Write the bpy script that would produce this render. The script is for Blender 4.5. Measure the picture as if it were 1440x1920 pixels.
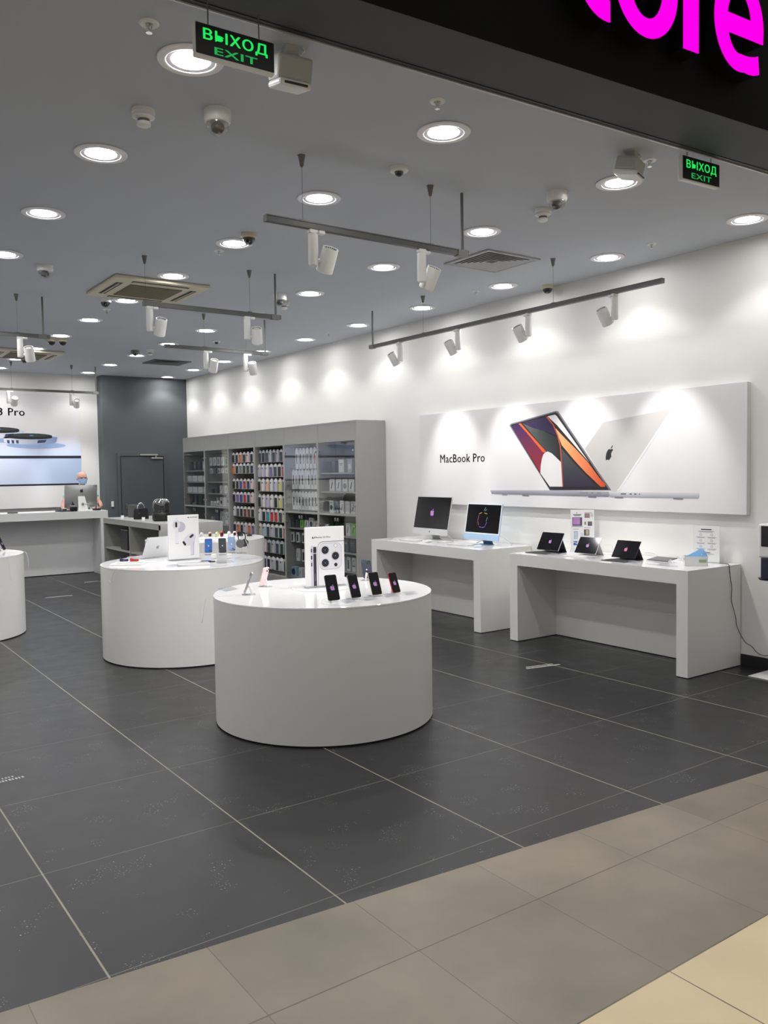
import bpy, bmesh, math, random, re
from mathutils import Matrix, Vector
from mathutils.geometry import tessellate_polygon
random.seed(7)
PI = math.pi
SC = bpy.context.scene
COL = SC.collection
for _o in list(bpy.data.objects):
    bpy.data.objects.remove(_o)

# ------------------------------------------------------------------ camera
CAM_YAW, CAM_PITCH, CAM_ROLL = 0.617483, 0.0480481, -0.0147243
cd = bpy.data.cameras.new('camera')
cam = bpy.data.objects.new('camera', cd)
COL.objects.link(cam)
F = Vector((math.sin(CAM_YAW) * math.cos(CAM_PITCH), math.cos(CAM_YAW) * math.cos(CAM_PITCH), -math.sin(CAM_PITCH)))
R = Vector((math.cos(CAM_YAW), -math.sin(CAM_YAW), 0))
U = R.cross(F)
R2 = R * math.cos(CAM_ROLL) + U * math.sin(CAM_ROLL)
U2 = R2.cross(F)
cam.matrix_world = Matrix(((R2.x, U2.x, -F.x, 0), (R2.y, U2.y, -F.y, 0), (R2.z, U2.z, -F.z, 1.6), (0, 0, 0, 1)))
cd.sensor_fit = 'VERTICAL'
cd.sensor_height = 36.0
cd.lens = 1574.12 / 1920 * 36.0
cd.clip_start = 0.05
SC.camera = cam

# ------------------------------------------------------------------ world and exposure
SC.view_settings.view_transform = 'Standard'
SC.view_settings.look = 'None'
SC.view_settings.gamma = 1.0
SC.view_settings.use_curve_mapping = False
SC.view_settings.exposure = 0.0
w = bpy.data.worlds.new('world')
SC.world = w
w.use_nodes = True
w.node_tree.nodes['Background'].inputs[0].default_value = (1.0, 0.985, 0.95, 1)
w.node_tree.nodes['Background'].inputs[1].default_value = 0.30

DOWN_W = 30.0          # power of each recessed downlight
SPOT_W = 56.0          # power of each track spotlight
MALL_W = 48.0          # power of each lamp in the mall corridor
CEIL = 3.385

# ------------------------------------------------------------------ materials
MATS = {}
def mat(name, col, rough=0.5, metal=0.0, emit=None, es=0.0, spec=0.5, alpha=None, coat=0.0):
    if name in MATS:
        return MATS[name]
    m = bpy.data.materials.new(name)
    m.use_nodes = True
    b = m.node_tree.nodes['Principled BSDF']
    b.inputs['Base Color'].default_value = (*col, 1)
    b.inputs['Roughness'].default_value = rough
    b.inputs['Metallic'].default_value = metal
    b.inputs['Specular IOR Level'].default_value = spec
    b.inputs['Coat Weight'].default_value = coat
    if emit:
        b.inputs['Emission Color'].default_value = (*emit, 1)
        b.inputs['Emission Strength'].default_value = es
    MATS[name] = m
    return m

def S(r, g, b):      # sRGB 0-255 to linear
    f = lambda c: (c / 255 / 12.92) if c / 255 <= 0.04045 else ((c / 255 + 0.055) / 1.055) ** 2.4
    return (f(r), f(g), f(b))

def noisy(name, col, rough, amt=0.06, scale=3.0, bump=0.0, spec=0.5):
    """slightly uneven painted or laminated surface"""
    m = mat(name, col, rough, spec=spec)
    nt = m.node_tree
    b = nt.nodes['Principled BSDF']
    tc = nt.nodes.new('ShaderNodeTexCoord')
    n = nt.nodes.new('ShaderNodeTexNoise')
    n.inputs['Scale'].default_value = scale
    n.inputs['Detail'].default_value = 4
    nt.links.new(tc.outputs['Object'], n.inputs['Vector'])
    mr = nt.nodes.new('ShaderNodeMapRange')
    mr.inputs['To Min'].default_value = 1 - amt
    mr.inputs['To Max'].default_value = 1 + amt
    nt.links.new(n.outputs['Fac'], mr.inputs['Value'])
    mx = nt.nodes.new('ShaderNodeVectorMath')
    mx.operation = 'SCALE'
    mx.inputs[0].default_value = col
    nt.links.new(mr.outputs[0], mx.inputs['Scale'])
    nt.links.new(mx.outputs[0], b.inputs['Base Color'])
    if bump:
        bp = nt.nodes.new('ShaderNodeBump')
        bp.inputs['Strength'].default_value = bump
        bp.inputs['Distance'].default_value = 0.002
        n2 = nt.nodes.new('ShaderNodeTexNoise')
        n2.inputs['Scale'].default_value = 180
        nt.links.new(tc.outputs['Object'], n2.inputs['Vector'])
        nt.links.new(n2.outputs['Fac'], bp.inputs['Height'])
        nt.links.new(bp.outputs[0], b.inputs['Normal'])
    return m

def gradient(name, axis, lo, hi, c0, c1, rough=0.4):
    """printed colour ramp on a poster, along one object axis"""
    m = mat(name, c0, rough)
    nt = m.node_tree
    b = nt.nodes['Principled BSDF']
    tc = nt.nodes.new('ShaderNodeTexCoord')
    sp = nt.nodes.new('ShaderNodeSeparateXYZ')
    nt.links.new(tc.outputs['Object'], sp.inputs[0])
    mr = nt.nodes.new('ShaderNodeMapRange')
    mr.inputs['From Min'].default_value = lo
    mr.inputs['From Max'].default_value = hi
    nt.links.new(sp.outputs[axis], mr.inputs['Value'])
    cr = nt.nodes.new('ShaderNodeValToRGB')
    cr.color_ramp.elements[0].color = (*c0, 1)
    cr.color_ramp.elements[1].color = (*c1, 1)
    nt.links.new(mr.outputs[0], cr.inputs[0])
    nt.links.new(cr.outputs[0], b.inputs['Base Color'])
    return m

def glass(name, tint=(1, 1, 1), refl=0.08, rough=0.02):
    m = bpy.data.materials.new(name)
    m.use_nodes = True
    nt = m.node_tree
    nt.nodes.remove(nt.nodes['Principled BSDF'])
    out = nt.nodes['Material Output']
    t = nt.nodes.new('ShaderNodeBsdfTransparent')
    t.inputs[0].default_value = (*tint, 1)
    g = nt.nodes.new('ShaderNodeBsdfGlossy')
    g.inputs['Roughness'].default_value = rough
    fr = nt.nodes.new('ShaderNodeLayerWeight')
    fr.inputs[0].default_value = 0.5
    pw = nt.nodes.new('ShaderNodeMath')
    pw.operation = 'POWER'
    pw.inputs[1].default_value = 5.0
    nt.links.new(fr.outputs['Facing'], pw.inputs[0])
    ad = nt.nodes.new('ShaderNodeMath')
    ad.operation = 'MULTIPLY_ADD'
    ad.inputs[1].default_value = 0.7
    ad.inputs[2].default_value = refl * 0.6
    nt.links.new(pw.outputs[0], ad.inputs[0])
    mx = nt.nodes.new('ShaderNodeMixShader')
    nt.links.new(ad.outputs[0], mx.inputs[0])
    nt.links.new(t.outputs[0], mx.inputs[1])
    nt.links.new(g.outputs[0], mx.inputs[2])
    nt.links.new(mx.outputs[0], out.inputs[0])
    MATS[name] = m
    return m

def tile_mat(name, x0, y0, px, py, base, colline, rowline, wc, wr, rough, var=0.08, dust=0.0, cloud=0.55, spec=0.5):
    """large square floor tiles with grout, wear clouds and scattered dust specks"""
    m = mat(name, base, rough, spec=spec)
    nt = m.node_tree
    N = nt.nodes.new
    L = nt.links.new
    b = nt.nodes['Principled BSDF']
    geo = N('ShaderNodeTexCoord')
    sep = N('ShaderNodeSeparateXYZ')
    L(geo.outputs['Object'], sep.inputs[0])
    def M(op, a, c=None, d=None):
        n = N('ShaderNodeMath')
        n.operation = op
        for i, v in enumerate((a, c, d)):
            if v is None:
                continue
            if isinstance(v, (int, float)):
                n.inputs[i].default_value = v
            else:
                L(v, n.inputs[i])
        return n.outputs[0]
    ux = M('DIVIDE', M('SUBTRACT', sep.outputs[0], x0), px)
    uy = M('DIVIDE', M('SUBTRACT', sep.outputs[1], y0), py)
    dx = M('MULTIPLY', M('ABSOLUTE', M('SUBTRACT', ux, M('ROUND', ux))), px)
    dy = M('MULTIPLY', M('ABSOLUTE', M('SUBTRACT', uy, M('ROUND', uy))), py)
    mc = M('LESS_THAN', dx, wc / 2)
    mrw = M('LESS_THAN', dy, wr / 2)
    cb = N('ShaderNodeCombineXYZ')
    L(M('FLOOR', ux), cb.inputs[0])
    L(M('FLOOR', uy), cb.inputs[1])
    wn = N('ShaderNodeTexWhiteNoise')
    wn.noise_dimensions = '2D'
    L(cb.outputs[0], wn.inputs['Vector'])
    n1 = N('ShaderNodeTexNoise')
    n1.inputs['Scale'].default_value = 2.2
    n1.inputs['Detail'].default_value = 4
    n1.inputs['Roughness'].default_value = 0.5
    L(geo.outputs['Object'], n1.inputs['Vector'])
    v = M('ADD', M('MULTIPLY', M('SUBTRACT', wn.outputs['Value'], 0.5), var * 2), M('MULTIPLY', M('SUBTRACT', n1.outputs['Fac'], 0.5), cloud))
    v = M('ADD', v, 1.0)
    sc = N('ShaderNodeVectorMath')
    sc.operation = 'SCALE'
    sc.inputs[0].default_value = base
    L(v, sc.inputs['Scale'])
    cur = sc.outputs[0]
    if dust:
        n2 = N('ShaderNodeTexNoise')
        n2.inputs['Scale'].default_value = 130
        n2.inputs['Detail'].default_value = 2
        L(geo.outputs['Object'], n2.inputs['Vector'])
        n3 = N('ShaderNodeTexNoise')
        n3.inputs['Scale'].default_value = 5.5
        n3.inputs['Detail'].default_value = 2
        L(geo.outputs['Object'], n3.inputs['Vector'])
        sp = M('MULTIPLY', M('GREATER_THAN', n2.outputs['Fac'], 0.665), M('GREATER_THAN', n3.outputs['Fac'], 0.60))
        mx = N('ShaderNodeMix')
        mx.data_type = 'RGBA'
        L(M('MULTIPLY', sp, dust), mx.inputs[0])
        L(cur, mx.inputs[6])
        mx.inputs[7].default_value = (0.55, 0.55, 0.54, 1)
        cur = mx.outputs[2]
    for msk, c, k in ((mrw, rowline[:3], rowline[3]), (mc, colline[:3], colline[3])):
        mx = N('ShaderNodeMix')
        mx.data_type = 'RGBA'
        nn = N('ShaderNodeTexNoise')
        nn.inputs['Scale'].default_value = 4
        L(geo.outputs['Object'], nn.inputs['Vector'])
        L(M('MULTIPLY', msk, M('MULTIPLY', M('ADD', nn.outputs['Fac'], 0.45), k)), mx.inputs[0])
        L(cur, mx.inputs[6])
        mx.inputs[7].default_value = (*c, 1)
        cur = mx.outputs[2]
    L(cur, b.inputs['Base Color'])
    n4 = N('ShaderNodeTexNoise')
    n4.inputs['Scale'].default_value = 6
    n4.inputs['Detail'].default_value = 2
    L(geo.outputs['Object'], n4.inputs['Vector'])
    L(M('ADD', M('MULTIPLY', n4.outputs['Fac'], 0.12), rough - 0.06), b.inputs['Roughness'])
    return m

M_WALL = noisy('wall_paint', (0.78, 0.775, 0.755), 0.7, 0.015, 2.0, 0.15)
M_DWALL = noisy('dark_grey_paint', S(88, 93, 97), 0.65, 0.03, 2.0, 0.1)
M_CEIL = noisy('grey_ceiling_paint', S(190, 194, 202), 0.8, 0.02, 1.5, 0.1)
M_SOFF = noisy('soffit_dark_grey', S(74, 76, 79), 0.7, 0.02, 1.5)  # even grey, darker than the ceiling
M_BLACKPANEL = mat('fascia_black', (0.003, 0.003, 0.003), 0.7, spec=0.15)
M_DARKTRIM = mat('dark_trim', (0.02, 0.02, 0.022), 0.5)
M_ALU = mat('aluminium_trim', (0.55, 0.55, 0.55), 0.4, 0.4)
M_LAM = noisy('white_laminate', (0.79, 0.79, 0.77), 0.32, 0.01, 5.0)
M_TOP = noisy('white_gloss_top', (0.86, 0.86, 0.87), 0.06, 0.01, 5.0)
M_COUNTER = noisy('pale_grey_laminate', (0.80, 0.80, 0.81), 0.4, 0.01, 5.0)
M_CAB = noisy('grey_laminate', (0.36, 0.36, 0.345), 0.45, 0.02, 4.0)
M_CABDARK = mat('cabinet_inside', (0.10, 0.10, 0.10), 0.6)
M_RACK = mat('rack_black', (0.03, 0.03, 0.03), 0.6)
M_PLINTH = mat('plinth_black', (0.012, 0.012, 0.014), 0.5)
M_WHITE = mat('white_plastic', (0.8, 0.8, 0.79), 0.35)
M_WHITEP = mat('white_paper', (0.82, 0.82, 0.83), 0.6)
M_RIM = mat('downlight_rim', (0.90, 0.89, 0.93), 0.45, emit=(1, 1, 1), es=0.0)
M_LAMP = mat('lamp_glow', (1, 1, 1), 0.5, emit=(1.0, 0.988, 0.965), es=67.0)
M_GREYMET = mat('grey_metal', (0.16, 0.16, 0.155), 0.45, 0.3)
M_RAIL = mat('rail_grey', (0.10, 0.10, 0.097), 0.45, 0.2)
M_CHROME = mat('chrome', (0.75, 0.75, 0.75), 0.2, 1.0)
M_SILVER = mat('silver_aluminium', (0.62, 0.62, 0.63), 0.35, 0.75)
M_BEIGE = mat('beige_plastic', S(206, 199, 176), 0.5)
M_BEIGED = mat('beige_grille', S(128, 120, 100), 0.6)
M_BLACK = mat('black_plastic', (0.012, 0.012, 0.013), 0.3)
M_SCREEN = mat('black_screen', (0.004, 0.004, 0.006), 0.08)
M_CLEAR = glass('clear_acrylic', (0.985, 0.99, 1.0), 0.08)
M_GLASS = glass('door_glass', (0.96, 0.97, 0.975), 0.20)
M_BUBBLE = glass('smoked_bubble', (0.35, 0.35, 0.35), 0.14)
M_CABLE = mat('white_cable', (0.75, 0.75, 0.74), 0.5)
M_BCABLE = mat('black_cable', (0.02, 0.02, 0.02), 0.5)
M_MAGENTA = mat('magenta_sign', (0.2, 0.0, 0.16), 0.8, emit=(1.0, 0.0, 0.78), es=1.05, spec=0.0)
M_GREEN = mat('green_sign_letter', (0.02, 0.4, 0.08), 0.5, emit=(0.01, 0.85, 0.13), es=0.75)
M_GREEND = mat('green_sign_letter_dim', (0.02, 0.3, 0.06), 0.5, emit=(0.015, 0.42, 0.09), es=0.7)
M_NAVY = mat('navy', S(38, 50, 92), 0.5)
M_INK = mat('ink_black', (0.015, 0.015, 0.018), 0.6)
M_INKG = mat('ink_grey', (0.25, 0.25, 0.27), 0.6)
M_SKIN = mat('skin', S(214, 166, 148), 0.55)

def C(name, r, g, b, rough=0.5):
    return mat('colour_' + name, S(r, g, b), rough)
KOL = dict(black=C('black', 28, 30, 32), orange=C('orange', 214, 118, 62), green=C('green', 40, 62, 52), pink=C('pink', 226, 196, 198),
           grey=C('grey', 128, 128, 132), navy=C('navy', 40, 50, 84), red=C('red', 190, 50, 48), blue=C('blue', 56, 74, 150),
           purple=C('purple', 120, 104, 160), lilac=C('lilac', 196, 184, 214), yellow=C('yellow', 206, 202, 110), teal=C('teal', 40, 150, 170),
           white=C('white', 214, 214, 214), brown=C('brown', 110, 60, 46), lightblue=C('lightblue', 160, 186, 204), beige=C('beige', 196, 182, 160),
           peach=C('peach', 224, 176, 160), darkgreen=C('darkgreen', 26, 50, 30), lime=C('lime', 120, 190, 80), slate=C('slate', 62, 74, 82), clear=C('clear', 176, 178, 184))

# ------------------------------------------------------------------ geometry helpers
class MB:
    def __init__(s):
        s.v = []; s.f = []; s.m = []; s.sm = []
    def add(s, vs, fs, m=0, smooth=False, M=None):
        n = len(s.v)
        for p in vs:
            p = Vector(p)
            if M is not None:
                p = M @ p
            s.v.append(p)
        for f in fs:
            s.f.append(tuple(i + n for i in f)); s.m.append(m); s.sm.append(smooth)
        return s
    def box(s, x0, x1, y0, y1, z0, z1, m=0, M=None):
        vs = [(x, y, z) for z in (z0, z1) for y in (y0, y1) for x in (x0, x1)]
        fs = [(0, 2, 3, 1), (4, 5, 7, 6), (0, 1, 5, 4), (2, 6, 7, 3), (0, 4, 6, 2), (1, 3, 7, 5)]
        return s.add(vs, fs, m, False, M)
    def rbox(s, x0, x1, y0, y1, z0, z1, b=0.004, m=0, seg=2, M=None):
        bm = bmesh.new()
        bmesh.ops.create_cube(bm, size=1)
        for v in bm.verts:
            v.co = Vector(((x0 + x1) / 2 + v.co.x * (x1 - x0), (y0 + y1) / 2 + v.co.y * (y1 - y0), (z0 + z1) / 2 + v.co.z * (z1 - z0)))
        bmesh.ops.bevel(bm, geom=list(bm.edges), offset=b, segments=seg, affect='EDGES', profile=0.5)
        bm.verts.index_update()
        s.add([v.co.copy() for v in bm.verts], [tuple(v.index for v in f.verts) for f in bm.faces], m, False, M)
        bm.free()
        return s
    def lathe(s, prof, n=32, m=0, M=None, smooth=True, cap=True):
        """prof: list of (r, z)"""
        vs = []; fs = []
        for r, z in prof:
            for i in range(n):
                a = 2 * PI * i / n
                vs.append((r * math.cos(a), r * math.sin(a), z))
        for j in range(len(prof) - 1):
            for i in range(n):
                k = (i + 1) % n
                fs.append((j * n + i, j * n + k, (j + 1) * n + k, (j + 1) * n + i))
        s.add(vs, fs, m, smooth, M)
        if cap:
            for j, fl in ((0, True), (len(prof) - 1, False)):
                if prof[j][0] > 1e-5:
                    ring = [vs[j * n + i] for i in range(n)]
                    s.add(ring, [tuple(reversed(range(n))) if fl else tuple(range(n))], m, False, M)
        return s
    def cyl(s, cx, cy, r, z0, z1, n=24, m=0, M=None, r1=None):
        T = Matrix.Translation((cx, cy, 0))
        if M is not None:
            T = M @ T
        return s.lathe([(r, z0), (r if r1 is None else r1, z1)], n, m, T)
    def tube(s, pts, r, n=6, m=0, M=None):
        pts = [Vector(p) for p in pts]
        vs = []; fs = []
        up = None
        for i, p in enumerate(pts):
            d = (pts[min(i + 1, len(pts) - 1)] - pts[max(i - 1, 0)]).normalized()
            if up is None:
                up = Vector((0, 0, 1)) if abs(d.z) < 0.9 else Vector((1, 0, 0))
            a = d.cross(up)
            if a.length < 1e-4:
                a = d.cross(Vector((0.3, 1, 0.2)))
            a.normalize()
            b = a.cross(d).normalized()
            up = b
            for k in range(n):
                t = 2 * PI * k / n
                vs.append(p + a * math.cos(t) * r + b * math.sin(t) * r)
        for i in range(len(pts) - 1):
            for k in range(n):
                q = (k + 1) % n
                fs.append((i * n + k, i * n + q, (i + 1) * n + q, (i + 1) * n + k))
        fs.append(tuple(range(n))); fs.append(tuple(reversed(range((len(pts) - 1) * n, len(pts) * n))))
        return s.add(vs, fs, m, True, M)
    def poly(s, loops, w0, w1, m=0, M=None, sidem=None):
        """extruded 2D polygon(s); loops[0] outer, others holes; coordinates (u, v), thickness along w"""
        if not isinstance(loops[0][0], (list, tuple)):
            loops = [loops]
        flat = [p for l in loops for p in l]
        tri = tessellate_polygon([[Vector((p[0], p[1], 0)) for p in l] for l in loops])
        vs = [(p[0], p[1], w1) for p in flat]
        s.add(vs, [tuple(t) for t in tri], m, False, M)
        if abs(w1 - w0) > 1e-6:
            s.add([(p[0], p[1], w0) for p in flat], [tuple(reversed(t)) for t in tri], m if sidem is None else sidem, False, M)
            k = 0
            for l in loops:
                n = len(l)
                vs = [(p[0], p[1], w0) for p in l] + [(p[0], p[1], w1) for p in l]
                s.add(vs, [(i, (i + 1) % n, n + (i + 1) % n, n + i) for i in range(n)], m if sidem is None else sidem, False, M)
        return s
    def mesh(s, name, mats):
        me = bpy.data.meshes.new(name)
        me.from_pydata([tuple(v) for v in s.v], [], s.f)
        for mm in (mats if isinstance(mats, (list, tuple)) else [mats]):
            me.materials.append(mm)
        me.polygons.foreach_set('material_index', s.m)
        me.polygons.foreach_set('use_smooth', s.sm)
        bm = bmesh.new()
        bm.from_mesh(me)
        bmesh.ops.remove_doubles(bm, verts=bm.verts, dist=1e-6)
        bmesh.ops.recalc_face_normals(bm, faces=bm.faces)
        for e in bm.edges:
            if len(e.link_faces) == 2 and e.calc_face_angle(0) > 0.6:
                e.smooth = False
        bm.to_mesh(me)
        bm.free()
        me.update()
        return me
    def build(s, name, mats, parent=None, loc=None, rot=None):
        o = bpy.data.objects.new(name, s.mesh(name, mats))
        COL.objects.link(o)
        if parent is not None:
            o.parent = parent
        if loc is not None:
            o.location = loc
        if rot is not None:
            o.rotation_euler = rot
        return o

def tag(o, label, cat, group=None):
    o['label'] = label
    o['category'] = cat
    if group:
        o['group'] = group
    return o
def thing(name, label, cat, loc=(0, 0, 0), rz=0.0, group=None):
    o = bpy.data.objects.new(name, None)
    o.empty_display_size = 0.05
    COL.objects.link(o)
    o.location = loc
    o.rotation_euler = (0, 0, rz)
    return tag(o, label, cat, group)
def struct(o):
    o['kind'] = 'structure'
    return o
def copy_tree(o, parent=None):
    c = o.copy()
    COL.objects.link(c)
    if parent is not None:
        c.parent = parent
    for ch in list(o.children):
        copy_tree(ch, c)
    return c
def rrect(w, h, r, n=5, cx=0, cy=0):
    pts = []
    for sx, sy, a0 in ((1, 1, 0), (-1, 1, 90), (-1, -1, 180), (1, -1, 270)):
        for i in range(n + 1):
            a = math.radians(a0 + 90 * i / n)
            pts.append((cx + sx * (w / 2 - r) + r * math.cos(a), cy + sy * (h / 2 - r) + r * math.sin(a)))
    return pts
def ell(cx, cy, rx, ry, n=40, a0=0, a1=360):
    full = abs(a1 - a0) >= 360
    k = n if full else n + 1
    return [(cx + rx * math.cos(math.radians(a0 + (a1 - a0) * i / n)), cy + ry * math.sin(math.radians(a0 + (a1 - a0) * i / n))) for i in range(k)]
FRONT = Matrix(((1, 0, 0, 0), (0, 0, -1, 0), (0, 1, 0, 0), (0, 0, 0, 1)))     # (u,v,w) -> (x,z) drawing facing -y
BACKF = Matrix(((-1, 0, 0, 0), (0, 0, 1, 0), (0, 1, 0, 0), (0, 0, 0, 1)))      # same, facing +y
WALLR = Matrix(((0, 0, -1, 0), (-1, 0, 0, 0), (0, 1, 0, 0), (0, 0, 0, 1)))     # (u,v,w) -> y=-u, z=v, x=-w

_SVG = "M12.152 6.896c-.948 0-2.415-1.078-3.96-1.04-2.04.027-3.91 1.183-4.961 3.014-2.117 3.675-.546 9.103 1.519 12.09 1.013 1.454 2.208 3.09 3.792 3.039 1.52-.065 2.09-.987 3.935-.987 1.831 0 2.35.987 3.96.948 1.637-.026 2.676-1.48 3.676-2.948 1.156-1.688 1.636-3.325 1.662-3.415-.039-.013-3.182-1.221-3.22-4.857-.026-3.04 2.48-4.494 2.597-4.559-1.429-2.09-3.623-2.324-4.39-2.376-2-.156-3.675 1.09-4.61 1.09z"
_LEAF = "M15.53 3.83c.843-1.012 1.4-2.427 1.245-3.83-1.207.052-2.662.805-3.532 1.818-.78.896-1.454 2.338-1.273 3.714 1.338.104 2.715-.688 3.559-1.701"
def svg(d, n=4):
    tk = re.findall(r'[a-zA-Z]|-?\d*\.?\d+', d)
    i = 0; x = y = 0.0; out = []; cmd = None
    while i < len(tk):
        if tk[i].isalpha():
            cmd = tk[i]; i += 1
        if cmd == 'M':
            x, y = float(tk[i]), float(tk[i + 1]); i += 2; out.append((x, y)); cmd = 'L'
        elif cmd == 'c':
            a = [float(t) for t in tk[i:i + 6]]; i += 6
            for k in range(1, n + 1):
                t = k / n; q = 1 - t
                out.append((x + 3 * q * q * t * a[0] + 3 * q * t * t * a[2] + t ** 3 * a[4], y + 3 * q * q * t * a[1] + 3 * q * t * t * a[3] + t ** 3 * a[5]))
            x += a[4]; y += a[5]
        elif cmd == 'z':
            break
    pts = [((p[0] - 12) / 24, (12 - p[1]) / 24) for p in out]
    if (Vector(pts[0]) - Vector(pts[-1])).length < 1e-3:
        pts.pop()
    return pts
APPLE = (svg(_SVG), svg(_LEAF))
APPLE2 = (svg(_SVG, 2), svg(_LEAF, 2))
def logo(mb, cx, cy, h, w, m=0, M=None, lo=False, t=0.0, shear=0.0):
    for l in (APPLE2 if lo else APPLE):
        mb.poly([(cx + (p[0] + shear * p[1]) * h, cy + p[1] * h) for p in l], w - t, w, m, M)
    return mb

def text(mb, s, x, y, h, w, m=0, M=None, width=None, align='L', bold=0.0, t=0.0):
    """lettering as flat outlines, h = capital height"""
    c = bpy.data.curves.new('t', 'FONT')
    c.body = s
    c.resolution_u = 2
    c.space_character = 1.0 + bold * 4
    if t:
        c.extrude = 0.01
    o = bpy.data.objects.new('t', c)
    COL.objects.link(o)
    dg = bpy.context.evaluated_depsgraph_get()
    me = bpy.data.meshes.new_from_object(o.evaluated_get(dg))
    xs = [v.co.x for v in me.vertices]; x0, x1 = min(xs), max(xs)
    cap = 0.695
    k = h / cap
    kx = k if width is None else width / (x1 - x0)
    wd = (x1 - x0) * kx
    ox = x - (wd / 2 if align == 'C' else wd if align == 'R' else 0)
    for bx, by in (((0, 0),) if not bold else ((-bold, 0), (bold, 0), (0, bold * .5), (0, -bold * .5))):
        mb.add([((v.co.x - x0 + bx) * kx + ox, (v.co.y + by) * k + y, w) for v in me.vertices], [tuple(p.vertices) for p in me.polygons], m, False, M)
    bpy.data.objects.remove(o); bpy.data.curves.remove(c); bpy.data.meshes.remove(me)
    return mb
ORD = ['first', 'second', 'third', 'fourth', 'fifth', 'sixth', 'seventh', 'eighth', 'ninth', 'tenth', 'eleventh', 'twelfth']

def add_light(name, kind, loc, direction, watts, parent=None, angle=100, blend=0.5, size=0.05, col=(1, 0.985, 0.96)):
    l = bpy.data.lights.new(name, kind)
    l.energy = watts
    l.color = col
    if kind == 'SPOT':
        l.spot_size = math.radians(angle)
        l.spot_blend = blend
        l.shadow_soft_size = size
    o = bpy.data.objects.new(name, l)
    COL.objects.link(o)
    if parent:
        o.parent = parent
    o.location = loc
    o.rotation_euler = Vector(direction).to_track_quat('-Z', 'Y').to_euler()
    return o

# ================================================================== THE SETTING
XR, YB, YD, XL = 6.2, 15.4, 15.1, -1.6
bound = lambda x: 2.70 - 0.0765 * x         # edge between shop floor and corridor floor
# floors
f = MB(); f.add([(XL - 1, bound(XL - 1), 0), (9, bound(9), 0), (9, 16.2, 0), (XL - 1, 16.2, 0)], [(0, 1, 2, 3)])
floor = struct(f.build('floor', tile_mat('dark_floor_tiles', 0.7768, 2.65199, 0.853525, 0.853759, S(37, 37, 40), (*S(190, 184, 162), 0.62), (*S(150, 145, 135), 0.42), 0.0070, 0.0055, 0.33, 0.05, 0.7, 0.5, 0.42)))
f = MB(); f.add([(-6, 1.604, 0), (12, 1.604, 0), (12, bound(12), 0), (-6, bound(-6), 0)], [(0, 1, 2, 3)])
struct(f.build('floor_corridor', tile_mat('brown_floor_tiles', 2.222, 2.172, 0.5625, 0.568, S(134, 124, 109), (*S(84, 74, 64), 0.55), (*S(80, 70, 60), 0.8), 0.004, 0.006, 0.33, 0.10, 0.0, 1.0)))
f = MB(); f.add([(-6, -6, 0), (12, -6, 0), (12, 1.604, 0), (-6, 1.604, 0)], [(0, 1, 2, 3)])
struct(f.build('floor_cream', tile_mat('cream_floor_tiles', 2.225, 0.48, 1.124, 1.124, S(222, 204, 164), (*S(90, 80, 66), 0.9), (*S(90, 80, 66), 0.9), 0.005, 0.006, 0.33, 0.02, 0.0, 0.4)))
# ceiling with skewed front edge
cedge = lambda x: 3.145 - 0.0545 * x
fedge = lambda x: 2.835 - 0.0727 * x
c = MB(); c.poly([(XL - 1, cedge(XL - 1)), (8, cedge(8)), (8, 16), (XL - 1, 16)], CEIL, CEIL + 0.2)
struct(c.build('ceiling', M_CEIL))
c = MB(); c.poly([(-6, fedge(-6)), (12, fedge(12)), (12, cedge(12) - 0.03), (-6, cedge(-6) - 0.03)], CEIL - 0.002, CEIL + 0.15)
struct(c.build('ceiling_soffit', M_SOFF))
c = MB(); c.poly([(-6, cedge(-6) - 0.03), (12, cedge(12) - 0.03), (12, cedge(12) - 0.005), (-6, cedge(-6) - 0.005)], CEIL - 0.006, CEIL + 0.03)
struct(c.build('trim_1', M_DARKTRIM))
c = MB(); c.poly([(-6, cedge(-6) - 0.005), (12, cedge(12) - 0.005), (12, cedge(12) + 0.004), (-6, cedge(-6) + 0.004)], CEIL - 0.012, CEIL + 0.03)
struct(c.build('trim_2', M_ALU))
# black fascia over the entrance
ang = math.atan(-0.0727)
FAS = Matrix.Translation((0, 2.835, 0)) @ Matrix.Rotation(ang, 4, 'Z')
c = MB(); c.box(-6, 12, -0.003, 0.05, CEIL, 4.75, M=FAS)
struct(c.build('wall_fascia', M_BLACKPANEL))
# walls
c = MB(); c.box(XR, XR + 0.2, 2.25, YB + 0.3, 0, CEIL); struct(c.build('wall_right', M_WALL))
c = MB(); c.box(XL, 4.62, YB, YB + 0.2, 0, CEIL); struct(c.build('wall_back', M_WALL))
c = MB(); c.box(4.62, XR, YD, YD + 0.35, 0, CEIL); struct(c.build('wall_corner', M_DWALL))
c = MB(); c.box(XL - 0.2, XL, 2.8, YB + 0.2, 0, CEIL); struct(c.build('wall_left', M_WALL))
c = MB(); c.box(XR - 0.012, XR, 2.3, 3.795, 0, 0.097); c.box(XR - 0.012, XR, 14.26, YD, 0, 0.097); struct(c.build('baseboard_right', M_PLINTH))
c = MB(); c.box(4.62, 4.84, YD - 0.012, YD, 0, 0.09); c.box(5.77, XR, YD - 0.012, YD, 0, 0.09); struct(c.build('baseboard_back', M_PLINTH))
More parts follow.
